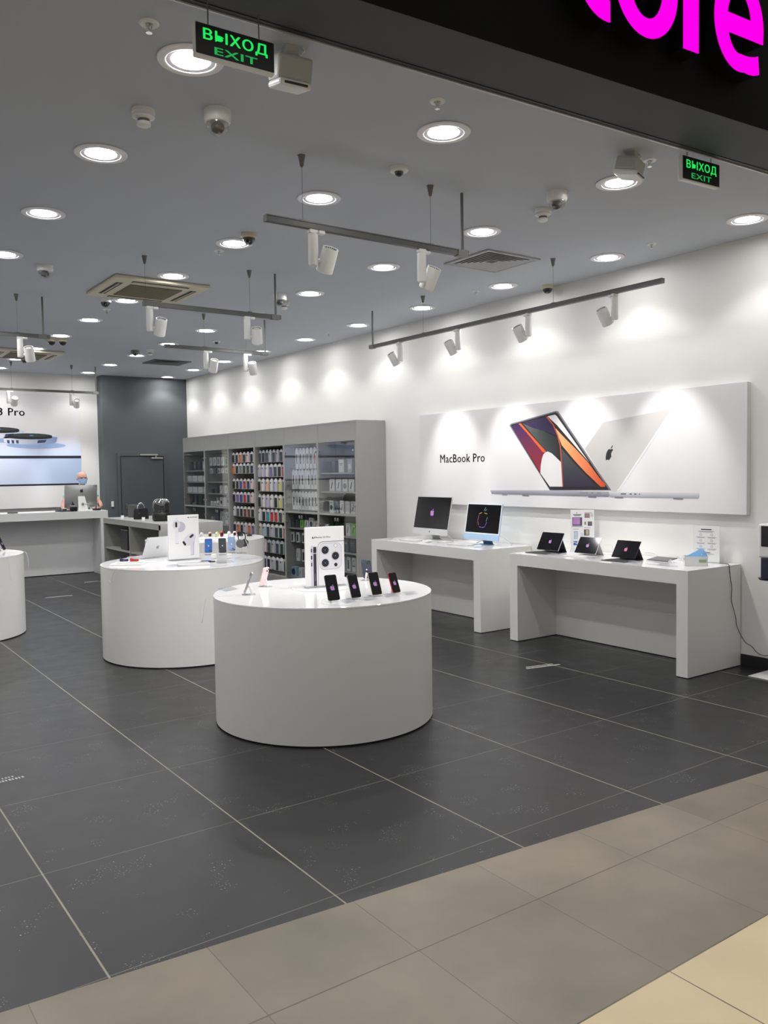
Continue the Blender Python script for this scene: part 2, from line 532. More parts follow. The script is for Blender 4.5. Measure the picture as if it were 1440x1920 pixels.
# door in the dark wall
dm = mat('door_grey', S(84, 89, 93), 0.5)
c = MB(); c.box(4.92, 5.70, YD - 0.012, YD + 0.0, 0.01, 1.935)
door = struct(c.build('door_1', dm))
c = MB()
for a in ((4.85, 4.905, 0, 2.0), (5.715, 5.77, 0, 2.0)):
    c.box(a[0], a[1], YD - 0.022, YD, a[2], a[3])
c.box(4.905, 5.715, YD - 0.022, YD, 1.95, 2.0)
c.build('door_frame', dm, door)
c = MB(); c.box(4.905, 4.92, YD - 0.006, YD, 0, 1.95); c.box(5.70, 5.715, YD - 0.006, YD, 0, 1.95); c.box(4.92, 5.70, YD - 0.006, YD, 1.935, 1.95)
c.build('door_gap', M_PLINTH, door)
c = MB(); c.rbox(5.27, 5.60, YD - 0.045, YD - 0.024, 1.955, 1.985, 0.004); c.rbox(5.47, 5.69, YD - 0.06, YD - 0.012, 1.895, 1.925, 0.006); c.box(5.55, 5.57, YD - 0.05, YD - 0.03, 1.92, 1.96)
c.build('door_closer', mat('closer_silver', (0.42, 0.42, 0.40), 0.4, 0.5), door)
c = MB(); c.rbox(4.985, 5.0, YD - 0.05, YD - 0.012, 0.99, 1.09, 0.004)
c.build('door_handle', M_GREYMET, door)

# ------------------------------------------------------------------ mall corridor lamps (behind and above the viewer)
for i, (x, y) in enumerate(((0.6, 0.9), (2.6, 0.9), (4.6, 0.9), (1.6, -1.0), (3.8, -1.0), (6.4, 0.6))):
    add_light('corridor_lamp', 'SPOT', (x, y, 4.6), (0, 0, -1), MALL_W, angle=95, blend=0.8, size=0.09, col=(1.0, 0.96, 0.90))

# ================================================================== CEILING FIXTURES
dl0 = None
def make_downlight():
    t = thing('downlight', '', 'ceiling light', group='round recessed downlights')
    c = MB(); c.lathe([(0.139, 0.0), (0.143, -0.004), (0.140, -0.009), (0.112, -0.012), (0.106, -0.010), (0.100, -0.002)], 40, cap=False)
    c.build('rim', M_RIM, t)
    c = MB(); c.lathe([(0.108, -0.0085), (0.0835, -0.0050)], 40, cap=False)
    c.build('inner_ring', mat('inner_ring_grey', (0.5, 0.49, 0.53), 0.5), t)
    c = MB(); c.lathe([(0.0838, -0.0053), (0.074, -0.0072), (0.0001, -0.0095)], 32, cap=False)
    c.build('diffuser', M_LAMP, t)
    return t
DX = {5.733: 'nearest the right wall', 4.315: 'second from the right wall', 2.897: 'third from the right wall', 1.49: 'fourth from the right wall, at the far left', 0.075: 'added unseen at left'}  # leftmost row is out of view, added for its share of light
DY = [3.485, 4.755, 6.03, 7.295, 8.56, 9.83, 11.10, 12.38, 13.62, 14.83]
for x, cname in DX.items():
    for j, y in enumerate(DY):
        if x == 1.49 and j > 4:
            pass
        if dl0 is None:
            o = dl0 = make_downlight()
        else:
            o = copy_tree(dl0)
        o.location = (x, y, CEIL)
        nm = ORD[j] if j < 9 else 'last'
        o['label'] = 'round white recessed downlight, %s from the front in the row %s' % (nm, cname.split(',')[0])
        add_light('downlight_lamp', 'SPOT', (x, y, CEIL - 0.015), (0, 0, -1), DOWN_W, angle=118, blend=0.42, size=0.07)

# track lighting ---------------------------------------------------
def lighting_track(name_label, p0, p1, z, hangers, rod):
    """rail from p0 to p1 (x,y) with its hangers and one feed rod"""
    p0 = Vector((p0[0], p0[1], 0)); p1 = Vector((p1[0], p1[1], 0))
    d = p1 - p0; L = d.length; a = math.atan2(d.y, d.x)
    t = thing('lighting_track', name_label, 'track rail', (p0.x, p0.y, z), a, 'grey suspended lighting tracks')
    c = MB(); c.box(0, L, -0.018, 0.018, 0.0, 0.034); c.box(0, L, -0.021, 0.021, 0.030, 0.036); c.box(-0.004, 0, -0.019, 0.019, -0.002, 0.036)
    c.build('rail', M_RAIL, t)
    for h in hangers:
        c = MB(); c.tube([(h, 0, 0.036), (h, 0, CEIL - z - 0.05)], 0.0012, 5); c.box(h - 0.02, h + 0.02, -0.006, 0.006, 0.034, 0.044)
        c.build('hanging_wire', M_GREYMET, t)
        c = MB(); c.lathe([(0.006, CEIL - z - 0.065), (0.010, CEIL - z - 0.06), (0.021, CEIL - z - 0.003), (0.024, CEIL - z)], 16, M=Matrix.Translation((h, 0, 0)))
        c.build('ceiling_cup', M_GREYMET, t)
    if rod is not None:
        c = MB(); c.tube([(rod, 0, 0.02), (rod, 0, CEIL - z)], 0.010, 10)
        c.build('feed_rod', M_GREYMET, t)
        c = MB(); c.box(rod - 0.05, rod + 0.03, -0.022, 0.022, -0.004, 0.038)
        c.build('feed_box', M_GREYMET, t)
    return t
lighting_track('grey track rail hanging above the front round table', (2.20, 4.18), (3.66, 4.18), 2.983, [0.235, 1.16], 1.42)
lighting_track('grey track rail hanging beneath the beige air conditioner', (2.43, 6.77), (3.69, 6.77), 2.983, [0.02, 0.96], 1.215)
lighting_track('grey track rail hanging farthest back in the middle aisle', (3.40, 8.85), (4.64, 8.85), 2.98, [0.46, 0.975], 1.215)
lighting_track('grey track rail at the left edge, above the left round table', (0.95, 8.83), (2.20, 8.83), 2.975, [0.28, 0.95], 1.19)
lighting_track('long grey track rail before the big smartphone poster', (1.7, 14.0), (4.23, 14.0), 2.94, [1.2, 2.11], 2.49)
lighting_track('long grey track rail running along the right wall', (5.378, 7.76), (5.378, 3.94), 2.973, [0.93, 2.72], 0.02)

def spotlight(label, x, y, z, side, aim, group):
    """white driver box under the rail with a tilting round head beside it; side = unit xy vector towards the head"""
    t = thing('track_spotlight', label, 'spotlight', (x, y, z), 0, group)
    c = MB(); c.rbox(-0.028, 0.028, -0.016, 0.016, -0.022, 0.0, 0.004)
    sx, sy = side
    c.rbox(-0.012 + sx * 0.04, 0.03 + sx * 0.04, -0.015 + sy * 0.04, 0.015 + sy * 0.04, -0.024, -0.004, 0.004)
    c.build('adapter', M_WHITE, t)
    c = MB(); c.lathe([(0.020, -0.022), (0.028, -0.026), (0.0285, -0.195), (0.024, -0.202), (0.0001, -0.203)], 24)
    c.build('driver_housing', M_WHITE, t)
    aim = Vector(aim).normalized()
    q = (-aim).to_track_quat('Z', 'Y').to_matrix().to_4x4()
    hc = Vector((sx * 0.086, sy * 0.086, -0.165))
    c = MB(); c.tube([(sx * 0.02, sy * 0.02, -0.175), (sx * 0.06, sy * 0.06, -0.175)], 0.012, 10)
    c.build('joint', M_WHITE, t)
    T = Matrix.Translation(hc) @ q
    c = MB(); c.lathe([(0.0445, 0.07), (0.046, 0.066), (0.048, -0.068), (0.045, -0.072), (0.043, -0.06), (0.036, -0.045)], 32, 0, T, cap=False)
    c.lathe([(0.0445, 0.07), (0.038, 0.068), (0.036, 0.058), (0.0001, 0.058)], 32, 0, T, cap=False)
    head = c.build('lamp_head', M_WHITE, t)
    c = MB(); c.lathe([(0.036, -0.045), (0.0001, -0.045)], 24, 0, T, cap=False)
    c.build('lens', M_LAMP, head)
    c = MB()
    for k in range(18):
        a = 2 * PI * k / 18
        c.box(0.033, 0.038, -0.002, 0.002, 0.0585, 0.0665, 0, T @ Matrix.Rotation(a, 4, 'Z'))
    c.build('cooling_fins', M_GREYMET, head)
    add_light('spot_lamp', 'SPOT', hc + aim * 0.075, aim, SPOT_W, t, 56, 0.75, 0.03)
    return t
SP = 'white track spotlights'
spotlight('white spotlight, left one on the track above the front table', 2.50, 4.18, 2.983, (0.92, -0.3), (-0.02, 0.60, -1), SP)
spotlight('white spotlight, right one on the track above the front table', 3.285, 4.18, 2.983, (0.95, 0.2), (-0.12, 0.62, -1), SP)
spotlight('white spotlight, left one on the track beneath the air conditioner', 2.48, 6.77, 2.983, (0.92, -0.3), (0.02, 0.58, -1), SP)
spotlight('white spotlight, right one on the track beneath the air conditioner', 3.36, 6.77, 2.983, (0.92, -0.3), (0.30, 0.52, -1), SP)
spotlight('white spotlight, left one on the farthest middle track', 3.875, 8.85, 2.98, (0.92, -0.3), (0.05, 0.60, -1), SP)
spotlight('white spotlight, right one on the farthest middle track', 4.36, 8.85, 2.98, (0.92, -0.3), (0.35, 0.45, -1), SP)
spotlight('white spotlight at the left edge above the left round table', 1.92, 8.83, 2.975, (0.92, -0.3), (0.25, 0.50, -1), SP)
spotlight('white spotlight over the poster title, left of two at the back', 2.85, 14.0, 2.94, (0.92, -0.3), (0.05, 0.75, -0.75), SP)
spotlight('white spotlight above the bald man, right of two at the back', 3.79, 14.0, 2.94, (0.92, -0.3), (0.15, 0.75, -0.75), SP)
for k, (y, n) in enumerate(((7.235, 'farthest'), (6.285, 'second farthest'), (5.335, 'third farthest'), (4.39, 'nearest'))):
    spotlight('white spotlight on the right wall track, %s of the four' % n, 5.378, y, 2.973, (-0.25, 0.95), (0.56, -0.05, -0.83), SP)

# small ceiling devices ---------------------------------------------
def sprinkler(x, y, label):
    t = thing('sprinkler', label, 'sprinkler', (x, y, CEIL), 0, 'ceiling sprinklers')
    c = MB(); c.lathe([(0.040, 0), (0.040, -0.003), (0.034, -0.008), (0.018, -0.006), (0.016, 0)], 24, cap=False); c.build('ring', M_WHITE, t)
    c = MB(); c.tube([(0, 0, 0), (0, 0, -0.03)], 0.006, 8); c.tube([(-0.012, 0, -0.008), (-0.008, 0, -0.03), (0, 0, -0.036)], 0.002, 6); c.tube([(0.012, 0, -0.008), (0.008, 0, -0.03), (0, 0, -0.036)], 0.002, 6)
    c.lathe([(0.0001, -0.036), (0.013, -0.037), (0.013, -0.039), (0.0001, -0.039)], 12)
    c.build('nozzle', M_CHROME, t)
for x, y, l in ((1.239, 3.301, 'white ring sprinkler left of the large exit sign'), (2.634, 3.214, 'white ring sprinkler just behind the front downlight near the entrance'),
                (2.89, 6.301, 'small sprinkler beside the beige dome camera'), (5.701, 4.284, 'sprinkler on the ceiling nearest the right wall poster'),
                (5.667, 6.339, 'sprinkler right of the hanging wire, before the square vent'), (2.875, 9.138, 'sprinkler left of the white dome under the air conditioner'),
                (5.749, 9.267, 'tiny sprinkler above the phone accessory cabinets'), (4.16, 3.14, 'white ring sprinkler behind the right ceiling sensor')):
    sprinkler(x, y, l)
def smoke(x, y, label):
    t = thing('smoke_detector', label, 'smoke detector', (x, y, CEIL), 0, 'white smoke detectors')
    c = MB(); c.lathe([(0.055, 0), (0.056, -0.016), (0.050, -0.020), (0.052, -0.024), (0.054, -0.036), (0.034, -0.046)], 28); c.build('base', M_WHITE, t)
    c = MB(); c.lathe([(0.028, -0.046), (0.028, -0.062)], 20); c.build('grille', M_GREYMET, t)
    c = MB(); c.lathe([(0.034, -0.060), (0.034, -0.074), (0.026, -0.079), (0.0001, -0.080)], 24); c.build('cap', M_WHITE, t)
smoke(1.495, 4.09, 'white round smoke detector left of the white dome camera')
smoke(4.319, 4.14, 'white round smoke detector beside the right dome camera')
smoke(4.294, 11.75, 'small white smoke detector far back in the aisle')
smoke(4.30, 7.80, 'white smoke detector below the grey dome by the track rod')
def dome(x, y, label, r, h, rb, mbase, bubble, ball, dy=0):
    t = thing('dome_camera', label, 'security camera', (x, y, CEIL), 0, 'ceiling dome cameras')
    c = MB(); c.lathe([(r, 0), (r, -h * 0.75), (r * 0.93, -h * 0.95), (rb * 1.02, -h)], 32); c.build('housing', mbase, t)
    pr = [(rb, -h)] + [(rb * math.cos(a), -h - rb * math.sin(a) * 1.05) for a in [PI / 2 * k / 8 for k in range(1, 9)]]
    c = MB(); c.lathe(pr, 28, cap=False); c.build('bubble', bubble, t)
    c = MB(); c.lathe([(rb * .62 * math.sin(a), -h - rb * .35 - rb * .5 * math.cos(a)) for a in [PI * k / 8 for k in range(9)]], 16, cap=False); c.build('lens', ball, t)
M_CLB = glass('clear_bubble', (0.85, 0.85, 0.85), 0.16, 0.06)
dome(1.799, 3.90, 'white dome camera with a clear bubble, right of the smoke detector', 0.066, 0.062, 0.055, M_WHITE, M_CLB, M_GREYMET)
dome(4.125, 3.83, 'grey-white dome camera with clear bubble near the right exit sign', 0.066, 0.062, 0.055, M_WHITE, M_CLB, M_GREYMET)
dome(3.01, 4.035, 'small flat white dome camera above the front lighting track', 0.055, 0.024, 0.026, M_WHITE, M_BUBBLE, M_BLACK)
dome(2.879, 5.74, 'beige dome camera with black bubble overlapping a downlight', 0.058, 0.034, 0.045, M_BEIGE, M_BUBBLE, M_BLACK)
dome(1.854, 7.52, 'white dome camera above the left aisle, near the left edge', 0.066, 0.05, 0.055, M_WHITE, M_CLB, M_GREYMET)
dome(6.10, 5.79, 'beige dome camera in the corner of ceiling and right wall', 0.058, 0.034, 0.045, M_BEIGE, M_BUBBLE, M_BLACK)
dome(4.09, 7.50, 'grey dome camera with clear bubble behind the track rod', 0.066, 0.062, 0.055, M_WHITE, M_CLB, M_GREYMET)
dome(2.70, 8.62, 'white dome camera just beyond the near beige air conditioner', 0.058, 0.034, 0.045, M_WHITE, M_BUBBLE, M_BLACK)
dome(2.879, 11.47, 'beige dome camera with black bubble, left one of the touching pair', 0.058, 0.034, 0.045, M_BEIGE, M_BUBBLE, M_BLACK)
dome(3.005, 11.41, 'beige dome camera with black bubble, right one of the touching pair', 0.058, 0.034, 0.045, M_BEIGE, M_BUBBLE, M_BLACK)
dome(4.136, 11.92, 'dark dome camera in front of a far downlight', 0.058, 0.04, 0.048, M_GREYMET, M_CLB, M_BLACK)
dome(4.753, 10.50, 'small white dome camera above the shelf cabinets aisle', 0.055, 0.024, 0.026, M_WHITE, M_BUBBLE, M_BLACK)
dome(3.0, 13.56, 'small dark dome camera beside the far air conditioner', 0.055, 0.024, 0.04, M_GREYMET, M_BUBBLE, M_BLACK)

# square air diffusers
def diffuser(cx, cy, sx, sy, label, dark):
    t = thing('air_vent', label, 'ceiling vent', (cx, cy, CEIL), 0)
    m = mat('vent_metal_%d' % dark, (0.13, 0.135, 0.14) if dark else (0.42, 0.425, 0.43), 0.5)
    c = MB(); c.box(-sx, sx, -sy, sy, -0.002, 0.0); c.build('backing', M_CABDARK, t)
    c = MB()
    c.box(-sx, sx, -sy, -sy + 0.03, -0.012, -0.002); c.box(-sx, sx, sy - 0.03, sy, -0.012, -0.002); c.box(-sx, -sx + 0.03, -sy + 0.03, sy - 0.03, -0.012, -0.002); c.box(sx - 0.03, sx, -sy + 0.03, sy - 0.03, -0.012, -0.002)
    c.build('frame', m, t)
    c = MB()
    for k in range(6):
        o, i = 0.90 - 0.13 * k, 0.90 - 0.13 * k - 0.108
        if i < 0.05: i = 0.05
        vs = [(-sx * o, -sy * o, -0.010), (sx * o, -sy * o, -0.010), (sx * o, sy * o, -0.010), (-sx * o, sy * o, -0.010),
              (-sx * i, -sy * i, -0.004), (sx * i, -sy * i, -0.004), (sx * i, sy * i, -0.004), (-sx * i, sy * i, -0.004)]
        c.add(vs, [(a, (a + 1) % 4, 4 + (a + 1) % 4, 4 + a) for a in range(4)])
    c.build('louvre', m, t)
diffuser(4.99, 5.38, 0.30, 0.28, 'grey square air vent with nested louvres behind the front track', 0)
diffuser(4.99, 12.92, 0.30, 0.27, 'dark grey square air vent near the far dark wall', 1)
def cassette(cx, cy, label):
    t = thing('air_conditioner', label, 'air conditioner', (cx, cy, CEIL), 0, 'beige ceiling air conditioners')
    s = 0.45
    c = MB(); c.rbox(-s, s, -s, s, -0.035, 0.0, 0.012); c.build('cover', M_BEIGE, t)
    c = MB(); c.box(-0.25, 0.25, -0.25, 0.25, -0.040, -0.034)
    for k in range(16):
        c.box(-0.245, 0.245, -0.245 + k * 0.031, -0.231 + k * 0.031, -0.046, -0.040)
    c.build('intake_grille', M_BEIGED, t)
    for a in range(4):
        R_ = Matrix.Rotation(a * PI / 2, 4, 'Z')
        c = MB(); c.box(-0.27, 0.27, 0.325, 0.385, -0.037, -0.034, 0, R_); c.box(-0.26, 0.26, 0.35, 0.362, -0.043, -0.036, 1, R_)
        c.build('outlet_slot', [M_RACK, M_BEIGE], t)
cassette(2.89, 7.93, 'beige square ceiling air conditioner, the nearer one')
cassette(2.88, 12.97, 'beige square ceiling air conditioner, the far one at left')

# exit signs ---------------------------------------------------------
def exit_sign(x0, x1, y0, y1, z0, z1, label):
    a = math.atan2(y1 - y0, x1 - x0); L = math.hypot(x1 - x0, y1 - y0); H = z1 - z0
    t = thing('exit_sign', label, 'exit sign', (x0, y0, z0), a, 'green lit exit signs')
    c = MB(); c.rbox(0, L, 0.0, 0.030, 0, H, 0.004); c.build('case', M_WHITE, t)
    c = MB(); c.poly(rrect(L - 0.006, H - 0.012, 0.003, 2, L / 2, H / 2 + 0.002), 0.0, 0.002, M=FRONT); c.build('panel', M_BLACK, t)
    c = MB(); text(c, 'ВЫХОД', L / 2 + 0.0 , H * 0.52, H * 0.31, 0.003, 0, FRONT, width=L * 0.80, align='C', bold=0.025); c.build('upper_word', M_GREEN, t)
    c = MB(); text(c, 'EXIT', L / 2 , H * 0.14, H * 0.22, 0.003, 0, FRONT, width=L * 0.53, align='C', bold=0.02); c.build('lower_word', M_GREEND, t)
    for q in (0.18, 0.82):
        c = MB(); c.tube([(L * q, 0.015, H), (L * q, 0.015, CEIL - z0)], 0.0025, 6); c.build('hanging_bracket', M_GREYMET, t)
    return t
exit_sign(1.303, 1.628, 3.005, 2.99, 3.163, 3.287, 'large green and black exit sign at upper left')
exit_sign(4.165, 4.49, 2.925, 2.905, 3.215, 3.352, 'small green and black exit sign near the right edge')
def sensor(x, y, z0, z1, w, label, rz):
    t = thing('ceiling_sensor', label, 'sensor', (x, y, CEIL), rz, 'white box sensors by the exit signs')
    zt, zb = z1 - CEIL, z0 - CEIL
    T = Matrix.Rotation(0.25, 4, 'X')
    mp = mat('sensor_grey', (0.42, 0.42, 0.40), 0.5)
    c = MB(); c.rbox(-w / 2, w / 2, -0.06, 0.06, zb + 0.02, zt, 0.012, M=T); c.build('housing', mp, t)
    c = MB(); c.rbox(-w / 2 + 0.004, w / 2 - 0.004, -0.075, 0.065, zb - 0.006, zb + 0.024, 0.012, M=T); c.build('cover', M_WHITE, t)
    c = MB(); c.rbox(-w * 0.34, w * 0.34, -0.079, -0.070, zb + 0.003, zb + 0.013, 0.003, M=T); c.build('slot', M_BLACK, t)
    c = MB(); c.box(-0.035, 0.02, -0.02, 0.03, zt - 0.02, 0.0); c.build('bracket', mp, t)
    c = MB(); c.tube([(0.02, -0.02, zt - 0.01), (0.045, -0.03, zt + 0.02), (0.04, -0.02, 0)], 0.003, 6); c.build('cable', M_CABLE, t)
sensor(1.80, 3.15, 3.225, 3.345, 0.155, 'white boxy ceiling sensor right of the large exit sign', -0.1)
sensor(3.985, 3.12, 3.255, 3.35, 0.165, 'white boxy ceiling sensor left of the small exit sign', 0.35)

# shop sign letters --------------------------------------------------
def sign_letter(name, loops, label):
    t = thing('sign_letter', label, 'sign letter', (0, 2.835, 0), ang)
    c = MB()
    for l in loops:
        c.poly(l, 0.004, 0.098, M=FRONT)
    c.build('letter_side', M_BLACKPANEL, t)
    c = MB()
    for l in loops:
        c.poly(l, 0.0985, 0.102, M=FRONT)
    c.build('letter_face', M_MAGENTA, t)
# letter t
hook = ell(3.052, 3.742, 0.178, 0.172, 14, 180, 270)
hooki = ell(3.052, 3.742, 0.074, 0.078, 10, 270, 180)
sign_letter('t', [[(2.874, 4.18)] + hook + [(3.066, 3.571), (3.066, 3.662)] + hooki + [(2.978, 4.18)], [(2.978, 3.94), (3.07, 3.94), (3.07, 4.03), (2.978, 4.03)], [(2.80, 3.94), (2.874, 3.94), (2.874, 4.03), (2.80, 4.03)]],
            'glowing magenta letter t at the left of the shop sign')
sign_letter('o', [[ell(3.300, 3.800, 0.208, 0.236, 48), ell(3.300, 3.800, 0.108, 0.150, 40)]], 'glowing magenta letter o between the t and r')
sign_letter('r', [[(3.550, 3.578), (3.658, 3.578), (3.658, 3.86), (3.69, 3.925), (3.76, 3.935), (3.76, 4.03), (3.70, 4.025), (3.655, 3.985), (3.650, 4.025), (3.550, 4.025)]], 'glowing magenta letter r between the o and e')
eo = ell(3.965, 3.800, 0.190, 0.236, 44, -16, 282)
ei = ell(3.965, 3.800, 0.094, 0.150, 30, 278, 206)
eh = [p for p in ell(3.965, 3.800, 0.094, 0.150, 20, 12, 168)]
sign_letter('e', [[[(4.153, 3.738)] + eo[1:] + [(4.04, 3.566), (4.082, 3.570), (4.122, 3.583), (4.113, 3.672), (4.085, 3.661), (4.045, 3.653), (4.01, 3.650)] + ei + [(3.878, 3.738)], eh]], 'glowing magenta letter e at the right end of the shop sign')

# ================================================================== FURNITURE
def drum(cx, cy, label):
    t = thing('round_display_table', label, 'table', (cx, cy, 0), 0, 'round white display tables')
    r = 0.713
    c = MB(); c.lathe([(r - 0.012, 0), (r - 0.012, 0.012)], 96); c.build('plinth', M_PLINTH, t)
    c = MB(); c.lathe([(r, 0.010), (r, 0.812)], 128); c.build('drum', M_LAM, t)
    c = MB(); c.lathe([(r - 0.001, 0.808), (r + 0.001, 0.810), (r + 0.001, 0.818), (r - 0.001, 0.820), (0.0001, 0.820)], 128); c.build('tabletop', M_TOP, t)
drum(2.862, 4.738, 'nearest large white round display table, with the camera phone placard')
drum(2.897, 7.229, 'white round display table with the earbuds placard, second in the aisle')
drum(4.15, 9.63, 'white round display table farthest back, beside the accessory cabinets')
drum(1.28, 9.42, 'white round display table cut off by the left edge')
TZ = 0.8205

def desk(y0, y1, label):
    t = thing('display_desk', label, 'desk', (5.49, y0, 0), 0, 'white display desks along the right wall')
    L = y1 - y0; D = 0.70
    c = MB(); c.box(0, D, 0, L, 0.712, 0.8165); c.build('desk_body_top', M_LAM, t)
    c = MB(); c.box(0.0005, D, 0.0005, L - 0.0005, 0.8165, 0.820); c.build('desktop', M_TOP, t)
    for a, b in ((0, 0.10), (L - 0.10, L)):
        c = MB(); c.box(0, D, a, b, 0.006, 0.712); c.build('side_panel', M_LAM, t)
        c = MB(); c.box(0.004, D, a + 0.004, b - 0.004, 0.0, 0.006); c.build('foot_pad', M_PLINTH, t)
    c = MB(); c.box(0.515, 0.54, 0.10, L - 0.10, 0.006, 0.712); c.build('back_panel', M_LAM, t)
desk(3.80, 5.71, 'white display desk with tablets, nearest the right edge')
desk(6.12, 7.99, 'white display desk carrying the two all-in-one computers')

# service counter ----------------------------------------------------
t = thing('service_counter', 'wide pale grey service counter below the smartphone poster at the back', 'counter', (0.6, 13.70, 0))
W = 3.63
c = MB(); c.box(0, W, 0, 0.62, 0.92, 1.04); c.build('counter_top', M_COUNTER, t)
for a, b in ((0, 0.12), (W - 0.12, W)):
    c = MB(); c.box(a, b, 0, 0.62, 0.0, 0.92); c.build('side_panel', M_COUNTER, t)
c = MB(); c.box(0.12, W - 0.12, 0.44, 0.47, 0.012, 0.92); c.build('front_panel', M_COUNTER, t)
c = MB(); c.box(0.12, W - 0.12, 0.446, 0.466, 0, 0.012); c.build('plinth', M_PLINTH, t)
CT = 1.0405

# low grey shelf unit ------------------------------------------------
t = thing('low_shelf_unit', 'low grey open shelf unit carrying two black speakers', 'shelf', (3.888, 10.49, 0))
W, L, Hh = 0.89, 2.33, 0.965
c = MB(); c.box(0, W, 0, L, Hh - 0.016, Hh); c.build('top', M_CAB, t)
c = MB(); c.box(0.002, 0.02, 0, L / 2 - 0.003, 0.885, Hh - 0.016); c.box(0.002, 0.02, L / 2 + 0.003, L, 0.885, Hh - 0.016); c.box(0.002, W, 0.0, 0.018, 0.86, Hh - 0.016); c.build('front_rail', M_CAB, t)
for a in (0.0, L / 2 - 0.014, L - 0.02):
    c = MB(); c.box(0.0, W, a + 0.0, a + 0.026, 0.0, 0.86 if a == 0 else Hh - 0.016); c.build('side_panel', M_CAB, t)
c = MB(); c.box(W / 2, W / 2 + 0.016, 0.026, L - 0.02, 0.06, 0.885); c.build('middle_panel', M_CABDARK, t)
for z in (0.06, 0.505):
    c = MB(); c.box(0.01, W / 2, 0.026, L - 0.02, z, z + 0.02); c.build('shelf', M_CAB, t)
c = MB(); c.rbox(-0.17, 0.17, -0.16, 0.16, 0, 0.30, 0.015)
tag(c.build('subwoofer', M_BLACK, None, (4.10, 12.02, 0.526)), 'black box speaker inside the low grey shelf unit', 'speaker')

# accessory cabinets -------------------------------------------------
CX0, CTOP = 5.76, 2.245
CN = ['farthest glass cabinet', 'second farthest glass cabinet', 'left open case rack', 'right open case rack', 'watch band cabinet', 'nearest glass cabinet']
def cab_y(i):      # (far y, near y) of cabinet i
    return 14.25 - 0.925 * i, 14.25 - 0.925 * (i + 1)
def cabinet(i, label, glazed, shelves, lower):
    yf, yn = cab_y(i)
    t = thing('display_cabinet' if glazed else 'case_rack', label, 'cabinet', (CX0, yn, 0), 0, 'grey accessory cabinets along the right wall')
    L = 0.925; D = 0.432
    for a, b in ((0.0, 0.022), (L - 0.024, L - 0.002)):
        c = MB(); c.box(0, D, a, b, 0, CTOP); c.build('side_panel', M_CAB, t)
    c = MB(); c.box(D - 0.012, D, 0.022, L - 0.024, 0.0, CTOP); c.build('back_panel', M_CAB if glazed else M_RACK, t)
    c = MB(); c.box(0.0, D, 0.022, L - 0.024, CTOP - 0.02, CTOP); c.box(0.003, 0.02, 0.022, L - 0.024, 1.995, CTOP - 0.02); c.box(0.02, D, 0.022, L - 0.024, 1.995, 2.01); c.build('header', M_CAB, t)
    c = MB(); c.box(0.01, D - 0.012, 0.022, L - 0.024, 0.0, 0.11); c.build('base', M_CAB, t)
    if glazed:
        c = MB(); c.box(0.0, D - 0.012, 0.022, L - 0.024, 1.042, 1.066); c.build('middle_shelf', M_CAB, t)
        for z in shelves:
            c = MB(); c.box(0.035, D - 0.012, 0.022, L - 0.024, z - 0.018, z); c.build('shelf', M_CAB, t)
        for (za, zb, hz) in ((1.07, 1.992, 1.10), (0.115, 1.038, 1.00)):
            for a, b in ((0.024, L / 2 - 0.002), (L / 2 + 0.002, L - 0.026)):
                c = MB(); c.box(-0.006, -0.001, a, b, za, zb)
                d = c.build('glass_door', M_GLASS, t)
                k = MB(); yy = a + 0.02 if a < 0.1 else b - 0.02
                for zz in (za + 0.1, zb - 0.12):
                    k.rbox(-0.014, 0.006, yy - 0.014, yy + 0.014, zz - 0.012, zz + 0.012, 0.003)
                k.build('hinge', M_CHROME, d)
                k = MB(); yy = b - 0.03 if a < 0.1 else a + 0.03
                k.rbox(-0.016, 0.004, yy - 0.009, yy + 0.009, hz - 0.03, hz + 0.014, 0.003)
                k.build('latch', M_CHROME, d)
    for z in lower:
        c = MB(); c.box(D - 0.05, D - 0.035, 0.022, L - 0.024, z, z + 0.02)
        for k in range(7):
            yy = 0.075 + k * 0.126
            c.tube([(D - 0.04, yy, z + 0.01), (0.06, yy, z + 0.01), (0.05, yy, z + 0.022)], 0.0025, 5)
        c.build('hook_rail', M_GREYMET if glazed else M_RACK, t)
    return t
cabinet(0, 'grey glass-door cabinet farthest from the entrance, with stacked white boxes', True, [1.67, 1.475, 1.28, 0.55], [])
cabinet(1, 'grey glass-door cabinet second from the far end', True, [1.475, 1.28, 0.78, 0.45], [1.93, 1.72])
cabinet(2, 'open grey rack of phone cases with bright orange ones on top', False, [], [1.93, 1.76, 1.515, 1.31, 1.085, 0.845, 0.62, 0.40])
cabinet(3, 'open grey rack of phone cases including yellow and teal ones', False, [], [1.96, 1.74, 1.52, 1.30, 1.085, 0.86, 0.63, 0.385])
cabinet(4, 'grey glass-door cabinet full of tall white watch band boxes', True, [0.83, 0.135], [1.945, 1.65, 1.352, 0.775, 0.545])
cabinet(5, 'grey glass-door cabinet nearest the entrance', True, [1.595, 1.35, 0.78, 0.57, 0.33], [])
# end panel of the row
c = MB(); c.box(CX0, 6.193, 8.672, 8.698, 0, CTOP)
tag(c.build('cabinet_end_panel', M_CAB), 'plain grey panel closing the near end of the cabinets', 'panel')

